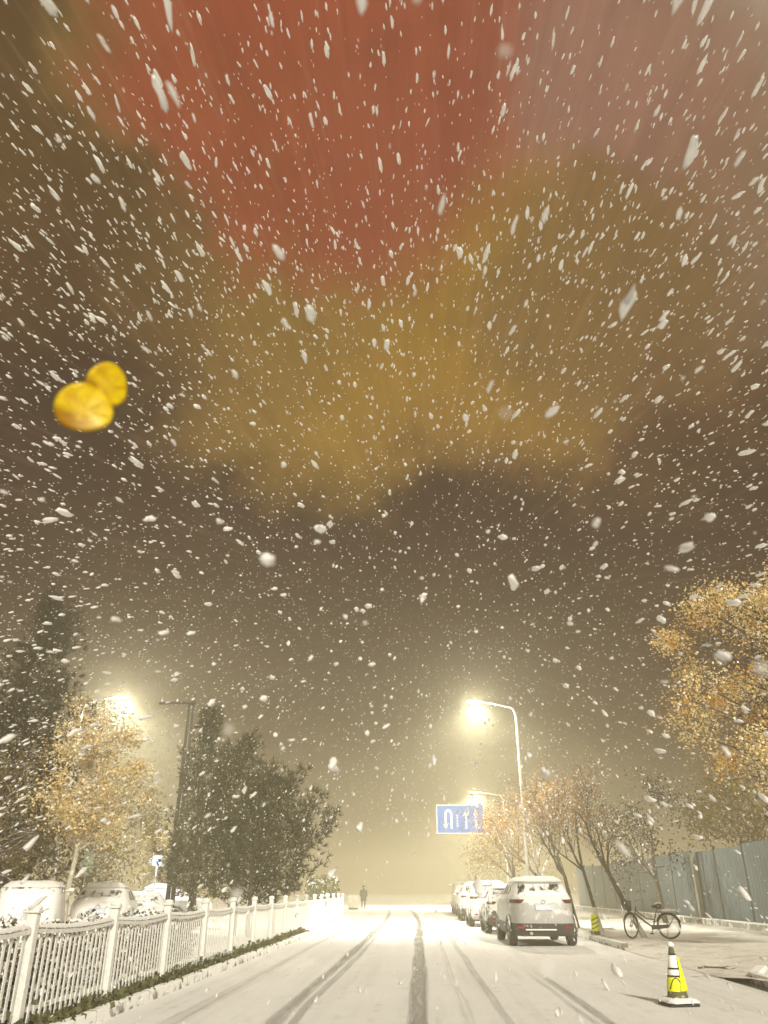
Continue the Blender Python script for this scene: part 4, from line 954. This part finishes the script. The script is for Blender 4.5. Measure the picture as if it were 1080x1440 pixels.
# faint radial streaks painted into the sky colour, imitating motion blur of the snow
streak_axis = Vector(ray(600, 872)).normalized()
pr_ = nb.n('ShaderNodeVectorMath', operation='PROJECT'); nb.l(tc, pr_.inputs[0]); pr_.inputs[1].default_value = streak_axis
pe = nb.n('ShaderNodeVectorMath', operation='SUBTRACT'); nb.l(tc, pe.inputs[0]); nb.l(pr_.outputs[0], pe.inputs[1])
pn_ = nb.n('ShaderNodeVectorMath', operation='NORMALIZE'); nb.l(pe.outputs[0], pn_.inputs[0])
ln = nb.n('ShaderNodeVectorMath', operation='LENGTH'); nb.l(pe.outputs[0], ln.inputs[0])
sc2 = nb.n('ShaderNodeVectorMath', operation='SCALE'); nb.l(pn_.outputs[0], sc2.inputs[0]); nb.l(nb.m('ADD', 14.0, nb.m('MULTIPLY', ln.outputs['Value'], 1.6)), sc2.inputs['Scale'])
streak_noise = nb.noise(sc2.outputs[0], 2.2, 4, .7)
col = nb.mix(nb.m('MULTIPLY', nb.smooth(streak_noise, .30, .72), .34), col, nb.mix(.5, (.02, .012, .006), col))
col = nb.mix(nb.m('MULTIPLY', nb.smooth(nb.noise(sc2.outputs[0], 5.0, 3, .7), .52, .75), .13), col, (.42, .27, .16))  # finer, lighter streaks painted over the sky as well
mot = nb.noise(tc, 9.0, 5, .65); col = nb.mix(nb.m('MULTIPLY', nb.smooth(mot, .40, .70), .30), col, nb.mix(.55, (.03, .017, .010), col))
nsk = nb.n('ShaderNodeTexSky'); nsk.sky_type = 'NISHITA'; nsk.sun_disc = False
TOSUN = Vector((.30, -.82, .50)).normalized()
nsk.sun_elevation = math.asin(TOSUN.z); nsk.sun_rotation = math.atan2(TOSUN.x, TOSUN.y)
bg1 = nb.n('ShaderNodeBackground'); nb.l(col, bg1.inputs[0]); bg1.inputs[1].default_value = 1.2
bg2 = nb.n('ShaderNodeBackground'); nb.l(nsk.outputs[0], bg2.inputs[0]); bg2.inputs[1].default_value = .0006
ad = nb.n('ShaderNodeAddShader'); nb.l(bg1.outputs[0], ad.inputs[0]); nb.l(bg2.outputs[0], ad.inputs[1]); nb.l(ad.outputs[0], nb.n('ShaderNodeOutputWorld').inputs[0])

sl = bpy.data.lights.new('sun', 'SUN'); sl.energy = 5.0; sl.angle = R(6); sl.color = (1, .93, .76)
o = bpy.data.objects.new('sun', sl); COL.objects.link(o); o.rotation_euler = TOSUN.to_track_quat('Z', 'Y').to_euler()

# ------------------------------------------------------------------ camera
cd = bpy.data.cameras.new('camera'); cam = bpy.data.objects.new('camera', cd); COL.objects.link(cam); SC.camera = cam
cd.sensor_fit = 'VERTICAL'; cd.sensor_height = 36; cd.lens = F / 1440 * 36; cd.clip_start = .03; cd.clip_end = 2000
cam.location = (0, 0, CAMZ); cam.rotation_euler = (R(90) + PITCH, 0, YAW)
cd.dof.use_dof = True; cd.dof.focus_distance = 18; cd.dof.aperture_fstop = 4.8
SC.view_settings.view_transform = 'Standard'; SC.view_settings.look = 'None'; SC.view_settings.exposure = .14; SC.view_settings.gamma = 1
SC.render.engine = 'CYCLES'; SC.cycles.use_denoising = True; SC.cycles.volume_bounces = 3; SC.cycles.max_bounces = 6; SC.cycles.sample_clamp_indirect = 4
SC.render.film_transparent = False
